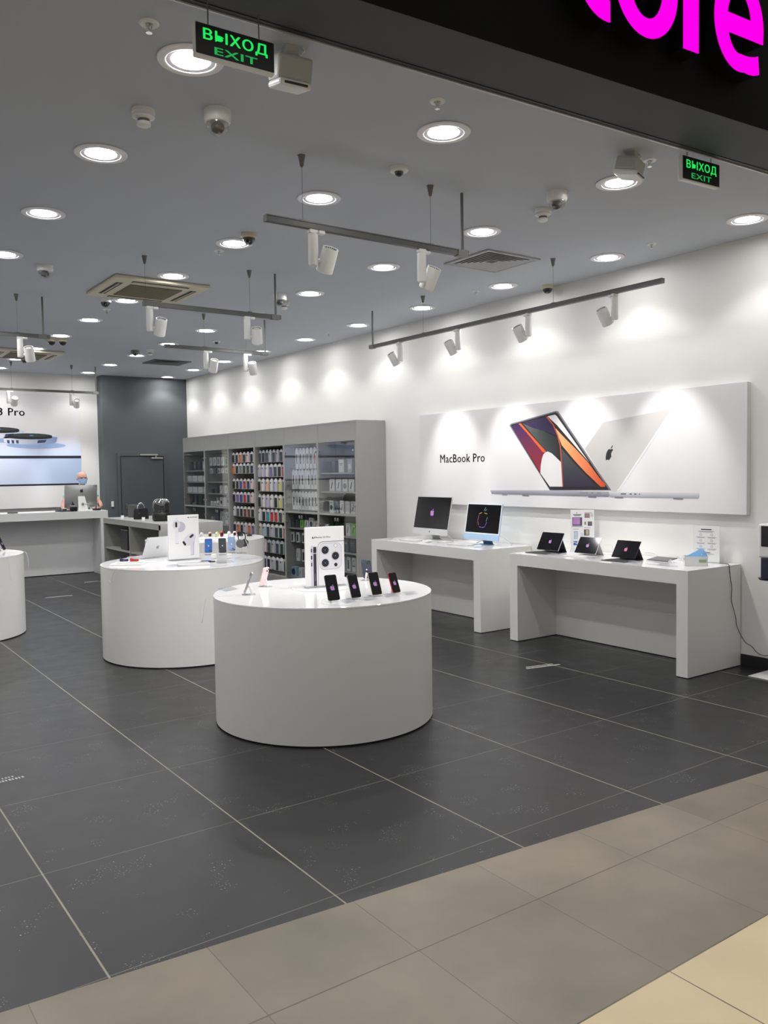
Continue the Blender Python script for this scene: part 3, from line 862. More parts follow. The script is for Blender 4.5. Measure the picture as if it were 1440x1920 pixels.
# goods: one mesh per kind and colour, copied for every piece ----------
PACK = {}
def pack_mesh(art, wd, ht, dp, body, acc):
    key = (art, round(wd, 3), round(ht, 3), round(dp, 3), body, acc)
    if key in PACK:
        return PACK[key]
    c = MB()
    # local: front faces -x, y across (viewer's left = +y), z up, origin bottom centre
    T = Matrix(((0, 0, -1, 0), (-1, 0, 0, 0), (0, 1, 0, 0), (0, 0, 0, 1)))
    c.rbox(0, dp, -wd / 2, wd / 2, 0, ht, 0.0025, 0, 1)
    e = 0.0012
    if art == 'case':
        c.poly(rrect(wd * 0.80, ht * 0.80, wd * 0.14, 3, 0.0, ht * 0.45), 0, 0.006, 1, T)
        c.poly(rrect(wd * 0.26, wd * 0.26, wd * 0.07, 2, -wd * 0.2, ht * 0.74), 0.006, 0.008, 2, T)
        c.box(0.004, 0.006, -wd * 0.3, wd * 0.3, ht, ht + 0.018, 0)
    elif art == 'band':
        c.poly(rrect(wd * 0.32, ht * 0.52, wd * 0.1, 2, 0, ht * 0.5), 0, e, 1, T)
        c.poly(rrect(wd * 0.44, ht * 0.14, wd * 0.1, 2, 0, ht * 0.5), e, 2 * e, 1, T)
        c.box(0.002, 0.004, -wd * 0.3, wd * 0.3, ht, ht + 0.018, 0)
    elif art == 'round':
        c.poly(ell(0, ht * 0.45, wd * 0.32, wd * 0.32, 16), 0, e, 1, T)
        c.poly(rrect(wd * 0.5, ht * 0.05, 0.001, 1, 0, ht * 0.86), 0, e, 2, T)
    elif art == 'ring':
        c.poly([ell(0, ht * 0.58, wd * 0.30, ht * 0.24, 18), ell(0, ht * 0.58, wd * 0.21, ht * 0.18, 18)], 0, e, 1, T)
        c.poly(rrect(wd * 0.16, ht * 0.18, 0.004, 2, -wd * 0.26, ht * 0.40), 0, e, 1, T)
        c.poly(rrect(wd * 0.16, ht * 0.18, 0.004, 2, wd * 0.26, ht * 0.40), 0, e, 1, T)
    elif art == 'stick':
        k = 0.25
        c.poly([(-wd * .22, ht * .25), (-wd * .05, ht * .22), (wd * .2, ht * .75), (wd * .04, ht * .78)], 0, e, 1, T)
        c.poly(rrect(wd * 0.6, ht * 0.04, 0.001, 1, 0, ht * 0.88), 0, e, 2, T)
        c.poly(rrect(wd * 0.4, ht * 0.03, 0.001, 1, -wd * 0.1, ht * 0.10), 0, e, 2, T)
    elif art == 'tall':
        c.poly(rrect(wd * 0.5, ht * 0.66, 0.006, 2, 0, ht * 0.46), 0, e, 1, T)
        c.poly(rrect(wd * 0.5, ht * 0.04, 0.001, 1, 0, ht * 0.90), 0, e, 2, T)
    elif art == 'tech':
        c.poly(rrect(wd * 0.6, ht * 0.05, 0.001, 1, 0, ht * 0.68), 0, e, 1, T)
        c.poly(rrect(wd * 0.36, ht * 0.04, 0.001, 1, 0, ht * 0.56), 0, e, 2, T)
    elif art == 'plain':
        c.poly(rrect(wd * 0.12, ht * 0.14, 0.001, 1, 0, ht * 0.5), 0, e, 2, T)
    me = c.mesh('pack', [KOL[body], KOL[acc], KOL['grey'] if art != 'case' else KOL['black' if acc != 'black' else 'slate']])
    PACK[key] = me
    return me
def row(i, z, ht, wd, items, x, what, cat, rowname, y0=None, y1=None, dp=0.03, body='white', group=None, name='boxed_accessory', jit=0.004):
    """items: left-to-right list of (colour/art) entries; colour words go straight into the label"""
    yf, yn = cab_y(i)
    ya = (yf - 0.075) if y0 is None else y0
    yb = (yn + 0.075) if y1 is None else y1
    n = len(items)
    for k, it in enumerate(items):
        if it is None:
            continue
        art, acc = it[0], it[1]
        bd = it[2] if len(it) > 2 else body
        word = it[3] if len(it) > 3 else what
        wk = it[4] if len(it) > 4 else wd
        hk = it[5] if len(it) > 5 else ht
        y = ya + (yb - ya) * (k / (n - 1) if n > 1 else 0.5) + random.uniform(-jit, jit)
        me = pack_mesh(art, wk, hk, dp, bd, acc)
        o = bpy.data.objects.new(name, me)
        COL.objects.link(o)
        o.location = (x, y, z)
        o.rotation_euler = (0, 0, random.uniform(-0.05, 0.05))
        place = ORD[k] if k < n - 1 or n == 1 else 'rightmost'
        cw = {'darkgreen': 'dark green', 'lightblue': 'light blue', 'clear': 'clear grey'}.get(acc if art == 'case' else bd, acc if art == 'case' else bd)
        tag(o, '%s %s, %s in the %s of %s' % (cw, word, 'leftmost' if k == 0 else place, rowname, CN[i]), cat, group or ('%s in the %s of the %s' % (what, rowname, CN[i])))
def cases(s):
    return [('case', q) if q else None for q in s.split()]
PC = 'phone case'
def caserow(i, z, ht, s, rn, x=5.82, wd=0.092, **kw):
    row(i, z, ht, wd, cases(s), x, 'hanging phone case', 'phone case', rn, name='phone_case', **kw)
# left open rack (C3)
caserow(2, 1.775, 0.145, 'black black orange green pink black orange', 'top row')
caserow(2, 1.60, 0.145, 'orange black grey green green navy pink', 'second row')
caserow(2, 1.36, 0.145, 'black black blue red navy pink orange', 'third row')
caserow(2, 1.145, 0.15, 'black purple blue red navy pink pink', 'fourth row')
caserow(2, 0.925, 0.145, 'white slate black brown brown black slate', 'fifth row')
caserow(2, 0.665, 0.155, 'navy orange black lilac orange purple lightblue', 'sixth row')
# right open rack (C4)
caserow(3, 1.76, 0.17, 'slate black slate clear slate clear slate clear', 'top row', wd=0.075, body='clear')
caserow(3, 1.545, 0.175, 'clear lilac white purple slate black red', 'second row', x=5.80)
caserow(3, 1.33, 0.175, 'black white peach white lilac yellow slate', 'third row', x=5.80)
caserow(3, 1.09, 0.18, 'black white lilac white black yellow slate', 'fourth row', x=5.80)
caserow(3, 0.885, 0.17, 'white black teal red red slate yellow', 'fifth row', x=5.80)
caserow(3, 0.655, 0.18, 'beige lightblue slate clear slate green red', 'sixth row', x=5.80)
caserow(3, 0.42, 0.18, 'slate pink slate clear slate green slate', 'seventh row', x=5.81, body='clear')
caserow(3, 0.175, 0.18, 'white slate navy clear slate clear black', 'bottom row', x=5.80)
# watch band cabinet (C5)
WB = 'tall watch band box'
def bandrow(z, s, rn, ht):
    row(4, z, ht, 0.075, [('band', q) if q != '-' else None for q in s.split()], 5.82, WB, 'boxed watch band', rn, name='watch_band_box', dp=0.02)
bandrow(1.655, '- - black black grey black black red grey', 'top row', 0.27)
bandrow(1.375, '- black grey black black clear black black grey black', 'second row', 0.255)
bandrow(1.085, '- black grey black black grey black black black black', 'third row', 0.24)
row(4, 0.831, 0.115, 0.10, [('plain', 'slate', 'slate'), ('tall', 'slate', 'slate'), ('stick', 'black', 'lime'), ('stick', 'black'), ('round', 'slate', 'white', 'boxed accessory', 0.11, 0.15), ('stick', 'red', 'white'), ('stick', 'black')], 5.84, 'boxed accessory', 'boxed accessory', 'fourth shelf')
row(4, 0.62, 0.145, 0.078, [('tall', 'black'), ('tall', 'black'), ('tall', 'black'), ('tall', 'slate'), ('tall', 'black'), ('tall', 'slate')], 5.83, 'hanging boxed case', 'boxed accessory', 'fourth row')
row(4, 0.36, 0.17, 0.085, [None, ('stick', 'slate', 'white'), ('tall', 'black'), ('tall', 'slate', 'slate'), ('tall', 'black'), ('tall', 'slate')], 5.83, 'hanging boxed case', 'boxed accessory', 'fifth row')
row(4, 0.136, 0.13, 0.15, [('round', 'navy', 'lightblue'), ('stick', 'slate', 'white', 'boxed accessory', 0.08), ('stick', 'black', 'white', 'boxed accessory', 0.08), ('round', 'grey', 'white'), ('tall', 'slate', 'slate')], 5.84, 'boxed accessory', 'boxed accessory', 'bottom shelf', dp=0.08)
# nearest cabinet (C6)
row(5, 1.596, 0.17, 0.12, [('tall', 'slate', 'slate', 'clear box', 0.09, 0.15), ('tall', 'slate', 'slate', 'clear box', 0.09, 0.15), ('tech', 'blue', 'white', 'box with blue print'), ('round', 'white', 'clear', 'box with a white disc', 0.10), ('ring', 'grey', 'white', 'headset box', 0.14, 0.26)], 5.84, 'boxed accessory', 'boxed accessory', 'top shelf', dp=0.07)
row(5, 1.351, 0.16, 0.115, [None, ('stick', 'black'), ('stick', 'slate'), ('round', 'grey'), ('stick', 'black'), ('tall', 'slate')], 5.84, 'white boxed cable'.replace('white ', ''), 'boxed accessory', 'second shelf', dp=0.04)
row(5, 1.067, 0.16, 0.10, [None, ('round', 'slate'), ('round', 'navy', 'slate'), ('stick', 'brown'), ('ring', 'pink'), ('stick', 'slate'), ('ring', 'grey')], 5.84, 'boxed earphones', 'boxed accessory', 'third shelf', dp=0.05)
row(5, 0.782, 0.165, 0.10, [('plain', 'grey', 'white', 'narrow box', 0.075, 0.13), ('tech', 'lime', 'darkgreen'), ('tech', 'lime', 'darkgreen'), ('tech', 'lime', 'darkgreen'), ('stick', 'black', 'white', 'box with green edge'), ('stick', 'green', 'lime'), ('stick', 'black', 'white', 'box with green edge')], 5.84, 'charger box', 'boxed accessory', 'fourth shelf', dp=0.06)
row(5, 0.572, 0.17, 0.11, [('tall', 'black'), ('tall', 'slate'), ('tech', 'white', 'slate'), ('tech', 'white', 'slate'), ('tech', 'grey', 'slate'), ('tall', 'slate', 'clear')], 5.84, 'boxed power bank', 'boxed accessory', 'fifth shelf', dp=0.05)
row(5, 0.332, 0.18, 0.085, [('ring', 'slate'), ('tall', 'slate'), ('ring', 'slate'), ('ring', 'black'), ('tall', 'slate'), ('ring', 'slate'), ('tall', 'black', 'black')], 5.84, 'boxed cable', 'boxed accessory', 'sixth shelf', dp=0.05)
row(5, 0.112, 0.14, 0.16, [('tech', 'slate', 'white'), ('round', 'slate', 'clear'), ('stick', 'slate', 'white'), ('tech', 'grey', 'slate')], 5.84, 'large boxed accessory', 'boxed accessory', 'bottom shelf', dp=0.1)
# far cabinets (C1, C2)
row(0, 1.672, 0.15, 0.11, [('round', 'slate', 'slate'), ('round', 'grey', 'slate'), ('round', 'slate', 'slate'), ('round', 'white', 'clear'), ('round', 'slate', 'slate')], 5.86, 'watch box', 'boxed accessory', 'top shelf', dp=0.05)
row(0, 1.477, 0.10, 0.19, [('plain', 'grey')] * 4, 5.82, 'flat carton', 'carton', 'second shelf', dp=0.15, y0=14.13, y1=13.43)
row(0, 1.282, 0.10, 0.19, [('plain', 'grey')] * 4, 5.82, 'flat carton', 'carton', 'third shelf', dp=0.15, y0=14.13, y1=13.43)
row(0, 1.067, 0.17, 0.13, [('stick', 'red', 'black'), ('tall', 'slate', 'black'), ('tall', 'green', 'darkgreen'), ('tall', 'slate', 'black'), ('stick', 'peach', 'black')], 5.86, 'earphone box', 'boxed accessory', 'middle shelf', dp=0.05)
row(0, 0.552, 0.26, 0.17, [('tall', 'slate', 'black'), ('tall', 'black', 'black'), ('ring', 'slate', 'white'), ], 5.86, 'headphone box', 'boxed headphones', 'lower shelf', dp=0.08)
row(1, 1.74, 0.14, 0.10, [('stick', 'grey'), ('stick', 'slate'), ('tall', 'grey'), ('stick', 'slate'), ('tall', 'slate', 'lime'), ('stick', 'grey')], 5.84, 'hanging boxed cable', 'boxed accessory', 'top hanging row')
row(1, 1.61, 0.085, 0.10, [('round', 'grey'), ('stick', 'slate', 'slate'), ('round', 'slate'), ('stick', 'slate'), ('tall', 'grey'), ('stick', 'slate')], 5.84, 'small hanging pack', 'boxed accessory', 'second hanging row')
row(1, 1.282, 0.13, 0.10, [('tall', 'slate', 'slate', 'box', 0.07, 0.07), ('ring', 'slate', 'slate', 'box', 0.07, 0.09), ('stick', 'black'), ('stick', 'black'), ('stick', 'black')], 5.84, 'boxed cable', 'boxed accessory', 'upper shelf', dp=0.05)
row(1, 1.067, 0.15, 0.10, [('plain', 'grey', 'white', 'box', 0.08, 0.08), ('plain', 'grey', 'white', 'box', 0.08, 0.08), ('round', 'grey', 'white', 'box', 0.08, 0.09), ('round', 'black'), ('tall', 'beige'), ('ring', 'purple', 'lilac', 'box', 0.09, 0.19), ('ring', 'slate')], 5.84, 'boxed earphones', 'boxed accessory', 'middle shelf', dp=0.05)
row(1, 0.782, 0.20, 0.11, [('plain', 'grey', 'clear', 'box', 0.08, 0.10), ('tall', 'slate', 'slate'), ('stick', 'black'), ('ring', 'slate'), ('ring', 'slate')], 5.84, 'headphone box', 'boxed headphones', 'lower shelf', dp=0.06)

# ================================================================== WALL POSTERS
t = thing('wall_poster', 'wide laptop poster panel mounted on the right wall', 'poster', (6.147, 0, 0))
c = MB(); c.rbox(0, 0.05, 3.728, 7.90, 1.217, 2.262, 0.002)
M_POST = mat('poster_white', (0.735, 0.72, 0.735), 0.45)
c.build('panel', M_POST, t)
def flat(name, pts, lvl, m, par, sm=False):
    c = MB(); c.poly([(-p[0], p[1]) for p in pts], 0.0006 * lvl - 0.0004, 0.0006 * lvl, M=WALLR)
    return c.build(name, m, par)
pg = mat('print_space_grey', S(120, 120, 128), 0.4)
pic = flat('printed_laptop_frame', [(6.383, 2.060), (6.36, 2.079), (5.735, 2.167), (5.70, 2.160), (5.685, 2.140), (5.060, 1.398), (5.818, 1.391)], 1, pg, t)
pic.name = 'printed_laptops'
p = pic
flat('screen_black', [(6.362, 2.058), (6.345, 2.068), (5.735, 2.155), (5.702, 2.135), (5.085, 1.402), (5.815, 1.395)], 2, M_INK, p)
flat('screen_white', [(5.843, 2.122), (5.745, 2.132), (5.722, 2.118), (5.318, 1.66), (5.60, 1.92), (5.72, 2.03)], 3, mat('print_white', (0.74, 0.73, 0.74), 0.45), p)
flat('screen_violet', [(6.350, 2.050), (6.225, 2.070), (6.12, 1.99), (5.99, 1.87), (5.875, 1.772), (5.90, 1.745), (5.926, 1.70), (5.943, 1.565)], 3, gradient('print_violet', 2, 1.6, 2.05, S(150, 42, 52), S(58, 36, 86)), p)
flat('screen_indigo', [(6.165, 2.078), (5.873, 2.117), (5.80, 2.06), (5.745, 1.98), (5.72, 1.93), (5.90, 1.98), (6.05, 2.02)], 3, mat('print_indigo', S(52, 40, 78), 0.4), p)
flat('screen_ridge', [(6.185, 2.073), (6.05, 2.02), (5.90, 1.98), (5.70, 1.90), (5.672, 1.80), (5.667, 1.672), (5.738, 1.722), (5.80, 1.76), (5.86, 1.775), (6.03, 1.93)], 4, gradient('print_ridge', 1, 5.66, 6.1, S(26, 30, 32), S(84, 92, 90)), p)
flat('screen_orange_left', [(6.245, 2.071), (6.213, 2.074), (6.04, 1.925), (5.863, 1.776), (5.885, 1.768), (5.91, 1.772), (6.08, 1.93)], 5, mat('print_orange', S(232, 96, 44), 0.4), p)
flat('screen_hill', [(5.942, 1.560), (5.936, 1.64), (5.92, 1.705), (5.90, 1.748), (5.875, 1.768), (5.84, 1.775), (5.79, 1.757), (5.735, 1.718), (5.667, 1.666), (5.655, 1.55), (5.649, 1.428), (5.815, 1.428)], 5, mat('print_hill', (0.70, 0.68, 0.69), 0.4), p)
flat('screen_dark_slope', [(5.663, 1.80), (5.50, 1.655), (5.36, 1.54), (5.222, 1.430), (5.645, 1.428), (5.655, 1.55), (5.667, 1.666)], 5, gradient('print_slope', 2, 1.43, 1.80, S(46, 40, 62), S(76, 84, 84)), p)
flat('screen_orange_band', [(5.735, 2.00), (5.69, 1.96), (5.60, 1.885), (5.48, 1.79), (5.33, 1.66), (5.20, 1.52), (5.126, 1.452), (5.126, 1.430), (5.178, 1.430), (5.36, 1.565), (5.50, 1.685), (5.655, 1.83), (5.70, 1.92)], 6, gradient('print_flame', 1, 5.12, 5.73, S(214, 70, 30), S(250, 178, 120)), p)
flat('screen_red_line', [(5.862, 2.118), (5.838, 2.120), (5.755, 2.03), (5.70, 1.93), (5.668, 1.82), (5.650, 1.60), (5.638, 1.428), (5.650, 1.428), (5.663, 1.62), (5.680, 1.82), (5.715, 1.93), (5.77, 2.03)], 7, mat('print_red_line', S(198, 84, 66), 0.4), p)
flat('silver_lid', [(5.368, 1.786), (5.155, 2.018), (5.142, 2.024), (4.405, 2.098), (4.975, 1.405), (5.0, 1.385), (5.045, 1.385), (5.075, 1.405)], 1, mat('print_silver', S(196, 193, 192), 0.4), p)
flat('lid_edge', [(4.412, 2.104), (4.394, 2.094), (4.958, 1.402), (4.99, 1.392), (4.995, 1.402), (4.975, 1.415)], 2, mat('print_edge', S(222, 221, 224), 0.4), p)
c = MB(); logo(c, 0, 0, 0.135, 0.0014, 0, WALLR @ Matrix.Translation((-5.078, 1.742, 0)) @ Matrix(((0.62, 0.36, 0, 0), (0, 1, 0, 0), (0, 0, 1, 0), (0, 0, 0, 1))), t=0.0004); c.build('lid_logo', M_INK, p)
flat('grey_base', [(6.677, 1.383), (5.818, 1.392), (5.084, 1.386), (5.076, 1.345), (5.10, 1.338), (6.40, 1.343), (6.66, 1.322), (6.674, 1.34)][:6] + [(6.66, 1.345)], 3, gradient('print_base', 2, 1.335, 1.39, S(112, 112, 124), S(176, 176, 186)), p)
flat('silver_base', [(5.076, 1.384), (4.150, 1.386), (4.150, 1.350), (4.165, 1.338), (5.06, 1.336), (5.076, 1.345)], 3, gradient('print_base_silver', 2, 1.335, 1.39, S(150, 150, 158), S(214, 214, 218)), p)
flat('grey_feet', [(6.50, 1.343), (6.42, 1.343), (6.42, 1.333), (6.50, 1.333)], 4, M_INKG, p)
for a in (6.15, 5.28, 4.97, 4.35):
    flat('foot', [(a + 0.05, 1.341), (a - 0.05, 1.341), (a - 0.045, 1.328), (a + 0.045, 1.328)], 4, mat('print_foot', S(120, 120, 132), 0.4), p)
for a, w_ in ((5.38, 0.10), (5.28, 0.03), (5.20, 0.05)):
    flat('port', [(a + w_ / 2, 1.377), (a - w_ / 2, 1.377), (a - w_ / 2, 1.364), (a + w_ / 2, 1.364)], 4, M_INKG, p)
for a, w_ in ((4.92, 0.06), (4.84, 0.026), (4.79, 0.026), (4.745, 0.01)):
    flat('port', [(a + w_ / 2, 1.373), (a - w_ / 2, 1.373), (a - w_ / 2, 1.362), (a + w_ / 2, 1.362)], 4, mat('print_port', S(90, 90, 98), 0.4), p)
c = MB(); text(c, 'MacBook Pro', -7.520, 1.692, 0.093, 0.0009, 0, WALLR, width=0.755, bold=0.014); c.build('title_lettering', M_INK, t)

# big poster at the back
t = thing('wall_poster', 'large smartphone poster with camera lenses on the white back wall', 'poster', (0, 15.33, 0))
c = MB(); c.rbox(0.9, 4.292, 0.0, 0.068, 1.06, 3.02, 0.002); c.build('panel', M_POST, t)
def bflat(name, pts, lvl, m, par):
    c = MB(); c.poly(pts, 0.001 * lvl - 0.0006, 0.001 * lvl, M=FRONT)
    return c.build(name, m, par)
bflat('blue_backdrop', [(0.9, 1.96), (4.288, 1.96), (4.288, 2.30), (0.9, 2.30)], 1, gradient('print_blue_fade', 2, 1.96, 2.30, S(196, 210, 236), S(222, 220, 228)), t)
bflat('black_line', [(0.9, 1.915), (4.288, 1.915), (4.288, 1.962), (0.9, 1.962)], 2, mat('print_navy_line', S(22, 24, 40), 0.4), t)
bflat('blue_band', [(0.9, 1.475), (4.28, 1.475), (4.288, 1.915), (0.9, 1.915)], 2, gradient('print_blue_band', 0, 2.6, 4.3, S(214, 222, 242), S(164, 184, 216)), t)
bflat('lower_line', [(0.9, 1.445), (4.278, 1.445), (4.28, 1.475), (0.9, 1.475)], 2, mat('print_navy_line', S(22, 24, 40), 0.4), t)
c = MB(); text(c, 'iPhone 13 Pro', 3.367, 2.645, 0.128, 0.002, 0, FRONT, width=1.12, align='R', bold=0.016); c.build('title_lettering', M_INK, t)
def lens(cx, cz, rx, par):
    s = bflat('lens_reflection', ell(cx + 0.1, cz - 0.165, rx * 1.35, 0.055, 40), 3, mat('print_reflection', S(150, 172, 216), 0.4), par)
    r = bflat('lens_rim', [(cx - rx * 1.18, cz - 0.03)] + [(cx + rx * 1.2 * math.cos(math.radians(a)), cz - 0.10 + 0.05 * math.sin(math.radians(a))) for a in range(190, 351, 10)] + [(cx + rx * 1.25, cz - 0.02), (cx, cz + 0.03)], 4, gradient('print_chrome', 0, 3.0, 3.95, S(232, 236, 244), S(110, 136, 184)), par)
    bflat('rim_shade', [(cx + rx * .35, cz - 0.075), (cx + rx * .75, cz - 0.065), (cx + rx * 0.65, cz - 0.115), (cx + rx * .3, cz - 0.125)], 5, mat('print_rim_shade', S(50, 66, 112), 0.4), r)
    for k in range(3):
        bflat('rim_reflection', [(cx - rx * (1.05 - .2 * k), cz - 0.075), (cx - rx * (0.93 - .2 * k), cz - 0.08), (cx - rx * (0.93 - .2 * k), cz - 0.135), (cx - rx * (1.03 - .2 * k), cz - 0.13)], 5, mat('print_rim_shade', S(50, 66, 112), 0.4), r)
    d = bflat('lens_disc', [(cx + rx * math.cos(math.radians(a)), cz + 0.0 + 0.042 * math.sin(math.radians(a))) for a in range(0, 181, 10)] + [(cx + rx * math.cos(math.radians(a)), cz - 0.028 + 0.032 * math.sin(math.radians(a))) for a in range(180, 361, 10)], 6, M_INK, par)
    bflat('lens_glass', ell(cx, cz + 0.008, rx * 0.86, 0.03, 32), 7, mat('print_lens', S(52, 58, 60), 0.4), d)
    bflat('lens_glint', ell(cx + 0.02, cz + 0.004, rx * 0.10, 0.012, 16), 8, mat('print_glint', S(80, 130, 170), 0.4), d)
lens(3.445, 2.305, 0.36, t)
lens(2.93, 2.405, 0.34, t)
lens(2.10, 2.47, 0.38, t)
lens(1.45, 2.33, 0.42, t)

# ================================================================== DEVICES
M_PURPLE = mat('logo_glow', (0.2, 0.1, 0.5), 0.5, emit=(0.24, 0.11, 0.50), es=0.5)
M_OGLOW = mat('logo_glow_orange', (0.5, 0.2, 0.1), 0.5, emit=(0.75, 0.30, 0.12), es=0.5)
M_CGLOW = mat('logo_glow_teal', (0.1, 0.4, 0.4), 0.5, emit=(0.10, 0.30, 0.22), es=0.25)
M_PGLOW = mat('logo_glow_pink', (0.5, 0.1, 0.3), 0.5, emit=(0.45, 0.10, 0.16), es=0.28)
M_GOLDG = mat('logo_glow_gold', (0.5, 0.4, 0.1), 0.5, emit=(0.6, 0.4, 0.12), es=0.28)
M_TABBLACK = mat('keyboard_cover_grey', (0.05, 0.05, 0.053), 0.6)
def colour_logo(mb, cx, cy, h, w, M, sh=0.0):
    """logo made of coloured patches, materials 0-3"""
    logo(mb, cx, cy, h, w, 0, M, True)
    for dx, dy, r, m in ((-0.22, 0.08, 0.15, 1), (0.20, -0.05, 0.13, 1), (-0.12, -0.24, 0.12, 2), (0.12, 0.16, 0.09, 3), (0.10, -0.28, 0.10, 1), (-0.28, -0.10, 0.08, 3)):
        mb.poly(ell(cx + dx * h, cy + dy * h, r * h, r * h * 0.7, 8), w, w + 0.0002, m, M)
LOGOM = [M_PURPLE, M_OGLOW, M_GOLDG, M_PGLOW]

def phone(name, label, x, y, z, rz, tilt, w_, h_, frame, show='front', back=None, group=None, roll=0.0, upside=False):
    """local -y is the screen side; tilt leans the top away from the screen side"""
    t = thing(name, label, 'phone', (x, y, z), rz, group)
    T = Matrix.Rotation(-tilt, 4, 'X') @ Matrix.Rotation(roll, 4, 'Y') @ Matrix.Translation((0, 0, h_ / 2))
    d = 0.0078
    c = MB(); c.poly(rrect(w_, h_, 0.010, 5), -d, 0, M=T @ FRONT); c.build('body', [frame], t)
    c = MB(); c.poly(rrect(w_ - 0.003, h_ - 0.003, 0.009, 5), 0.0, 0.0006, M=T @ FRONT); s = c.build('screen', M_SCREEN, t)
    c = MB(); colour_logo(c, 0, 0.0, w_ * 0.48, 0.0009, T @ FRONT); c.build('screen_logo', LOGOM, s)
    c = MB(); c.poly(rrect(w_ * 0.34, 0.006, 0.0028, 2, 0, h_ / 2 - 0.006), 0.0006, 0.0009, M=T @ FRONT); c.build('notch', M_BLACK, s)
    Tb = T @ Matrix.Translation((0, d, 0)) @ BACKF
    c = MB(); c.poly(rrect(w_ - 0.002, h_ - 0.002, 0.009, 5), 0.0, 0.0005, M=Tb); b = c.build('back_glass', back or frame, t)
    sg = -1 if upside else 1
    cx = 0.017
    c = MB(); c.poly(rrect(0.028, 0.028, 0.007, 4, -cx * -1 * (w_ / 0.0715), sg * (h_ / 2 - 0.019)), 0.0005, 0.002, 0, Tb)
    for px_, py_ in ((0.006, 0.006), (-0.006, -0.006)):
        c.lathe([(0.0058, 0.0), (0.0058, 0.0022), (0.0001, 0.0022)], 14, 1, Tb @ Matrix.Translation((cx * (w_ / 0.0715) + px_, sg * (h_ / 2 - 0.019) + py_ * sg, 0.0018)))
    c.build('camera_bump', [back or frame, M_BLACK], t)
    c = MB(); logo(c, 0, 0, 0.014, 0.0008, 0, Tb, True); c.build('back_logo', M_CHROME if name != 'pink' else M_CHROME, b)
    return t
def stand(x, y, z, rz, label, h=0.055, side=1):
    t = thing('phone_stand', label, 'phone stand', (x, y, z), rz, 'clear phone stands')
    c = MB(); c.rbox(-0.035, 0.035, -0.012, 0.075, 0.0, 0.004, 0.0015); c.build('base_plate', M_CLEAR, t)
    c = MB(); c.tube([(0, 0.052, 0.003), (0, 0.046, h * 0.55), (0, 0.034, h)], 0.007, 10); c.build('stem', M_WHITE, t)
def price_card(x, y, z, rz, label, w_=0.09, d_=0.05):
    t = thing('price_card', label, 'price card', (x, y, z), rz, 'small clear price cards')
    c = MB(); c.add([(-w_ / 2, 0, 0.001), (w_ / 2, 0, 0.001), (w_ / 2, d_, 0.016), (-w_ / 2, d_, 0.016), (-w_ / 2, 0, 0.004), (w_ / 2, 0, 0.004), (w_ / 2, d_, 0.019), (-w_ / 2, d_, 0.019)],
                    [(3, 2, 1, 0), (4, 5, 6, 7), (0, 1, 5, 4), (1, 2, 6, 5), (2, 3, 7, 6), (3, 0, 4, 7)])
    c.box(-w_ / 2, w_ / 2, d_ - 0.004, d_, 0.0, 0.016)
    c.build('holder', M_CLEAR, t)
    c = MB(); k = 0.012 / (d_ - 0.008)
    for j in range(4):
        yy = d_ * (0.2 + 0.18 * j); zz = 0.0045 + yy * 0.3
        c.add([(-w_ * .38, yy, zz), (w_ * (.3 - .1 * (j % 2)), yy, zz), (w_ * (.3 - .1 * (j % 2)), yy + .004, zz + .0012), (-w_ * .38, yy + .004, zz + .0012)], [(0, 1, 2, 3)])
    c.build('print', M_INKG, t)
def cable(label, pts, r=0.0018, m=None, name='charging_cable'):
    pts = [Vector(q) for q in pts]
    out = []
    P_ = [pts[0]] + pts + [pts[-1]]
    for i in range(1, len(P_) - 2):
        for k in range(6):
            q = k / 6.0
            a, b, c_, d_ = P_[i - 1], P_[i], P_[i + 1], P_[i + 2]
            out.append(0.5 * ((2 * b) + (-a + c_) * q + (2 * a - 5 * b + 4 * c_ - d_) * q * q + (-a + 3 * b - 3 * c_ + d_) * q ** 3))
    out.append(pts[-1])
    c = MB(); c.tube(out, r, 6)
    return tag(c.build(name, m or M_CABLE), label, 'cable')

# --- nearest round table ---------------------------------------------
def placard(name, label, x, y, z, rz, w_, h_, d_=0.016):
    t = thing(name, label, 'placard', (x, y, z), rz)
    c = MB(); c.rbox(-w_ / 2 - 0.012, w_ / 2 + 0.012, -0.035, 0.05, 0.0, 0.008, 0.002); c.rbox(-w_ / 2 - 0.004, w_ / 2 + 0.004, -0.010, 0.012 + d_, 0.006, 0.016, 0.002); c.build('acrylic_base', M_CLEAR, t)
    c = MB(); c.rbox(-w_ / 2, w_ / 2, 0, d_, 0.010, h_, 0.0015); c.build('board', M_WHITEP, t)
    return t
t = placard('product_placard', 'white smartphone camera placard standing on the nearest round table', 2.945, 4.842, TZ + 0.006, math.radians(-7.5), 0.286, 0.408)
c = MB(); logo(c, -0.088, 0.3385, 0.014, 0.0008, 0, FRONT); text(c, 'iPhone 13 Pro', -0.078, 0.3335, 0.0105, 0.0008, 0, FRONT, width=0.118, bold=0.012); c.build('title_lettering', M_INK, t)
c = MB()
c.poly(rrect(0.020, 0.275, 0.009, 3, -0.094, 0.148), 0.0003, 0.0006, 0, FRONT)
c.poly([(-0.086, 0.012), (-0.064, 0.012), (-0.064, 0.276), (-0.086, 0.276)], 0.0006, 0.0009, 1, FRONT)
c.poly([(-0.087, 0.262), (-0.063, 0.262), (-0.063, 0.245), (-0.087, 0.245)], 0.0009, 0.0011, 2, FRONT)
c.poly([(-0.087, 0.234), (-0.063, 0.234), (-0.063, 0.229), (-0.087, 0.229)], 0.0009, 0.0011, 3, FRONT)
c.poly(rrect(0.010, 0.05, 0.002, 2, -0.075, 0.07), 0.0009, 0.0011, 4, FRONT)
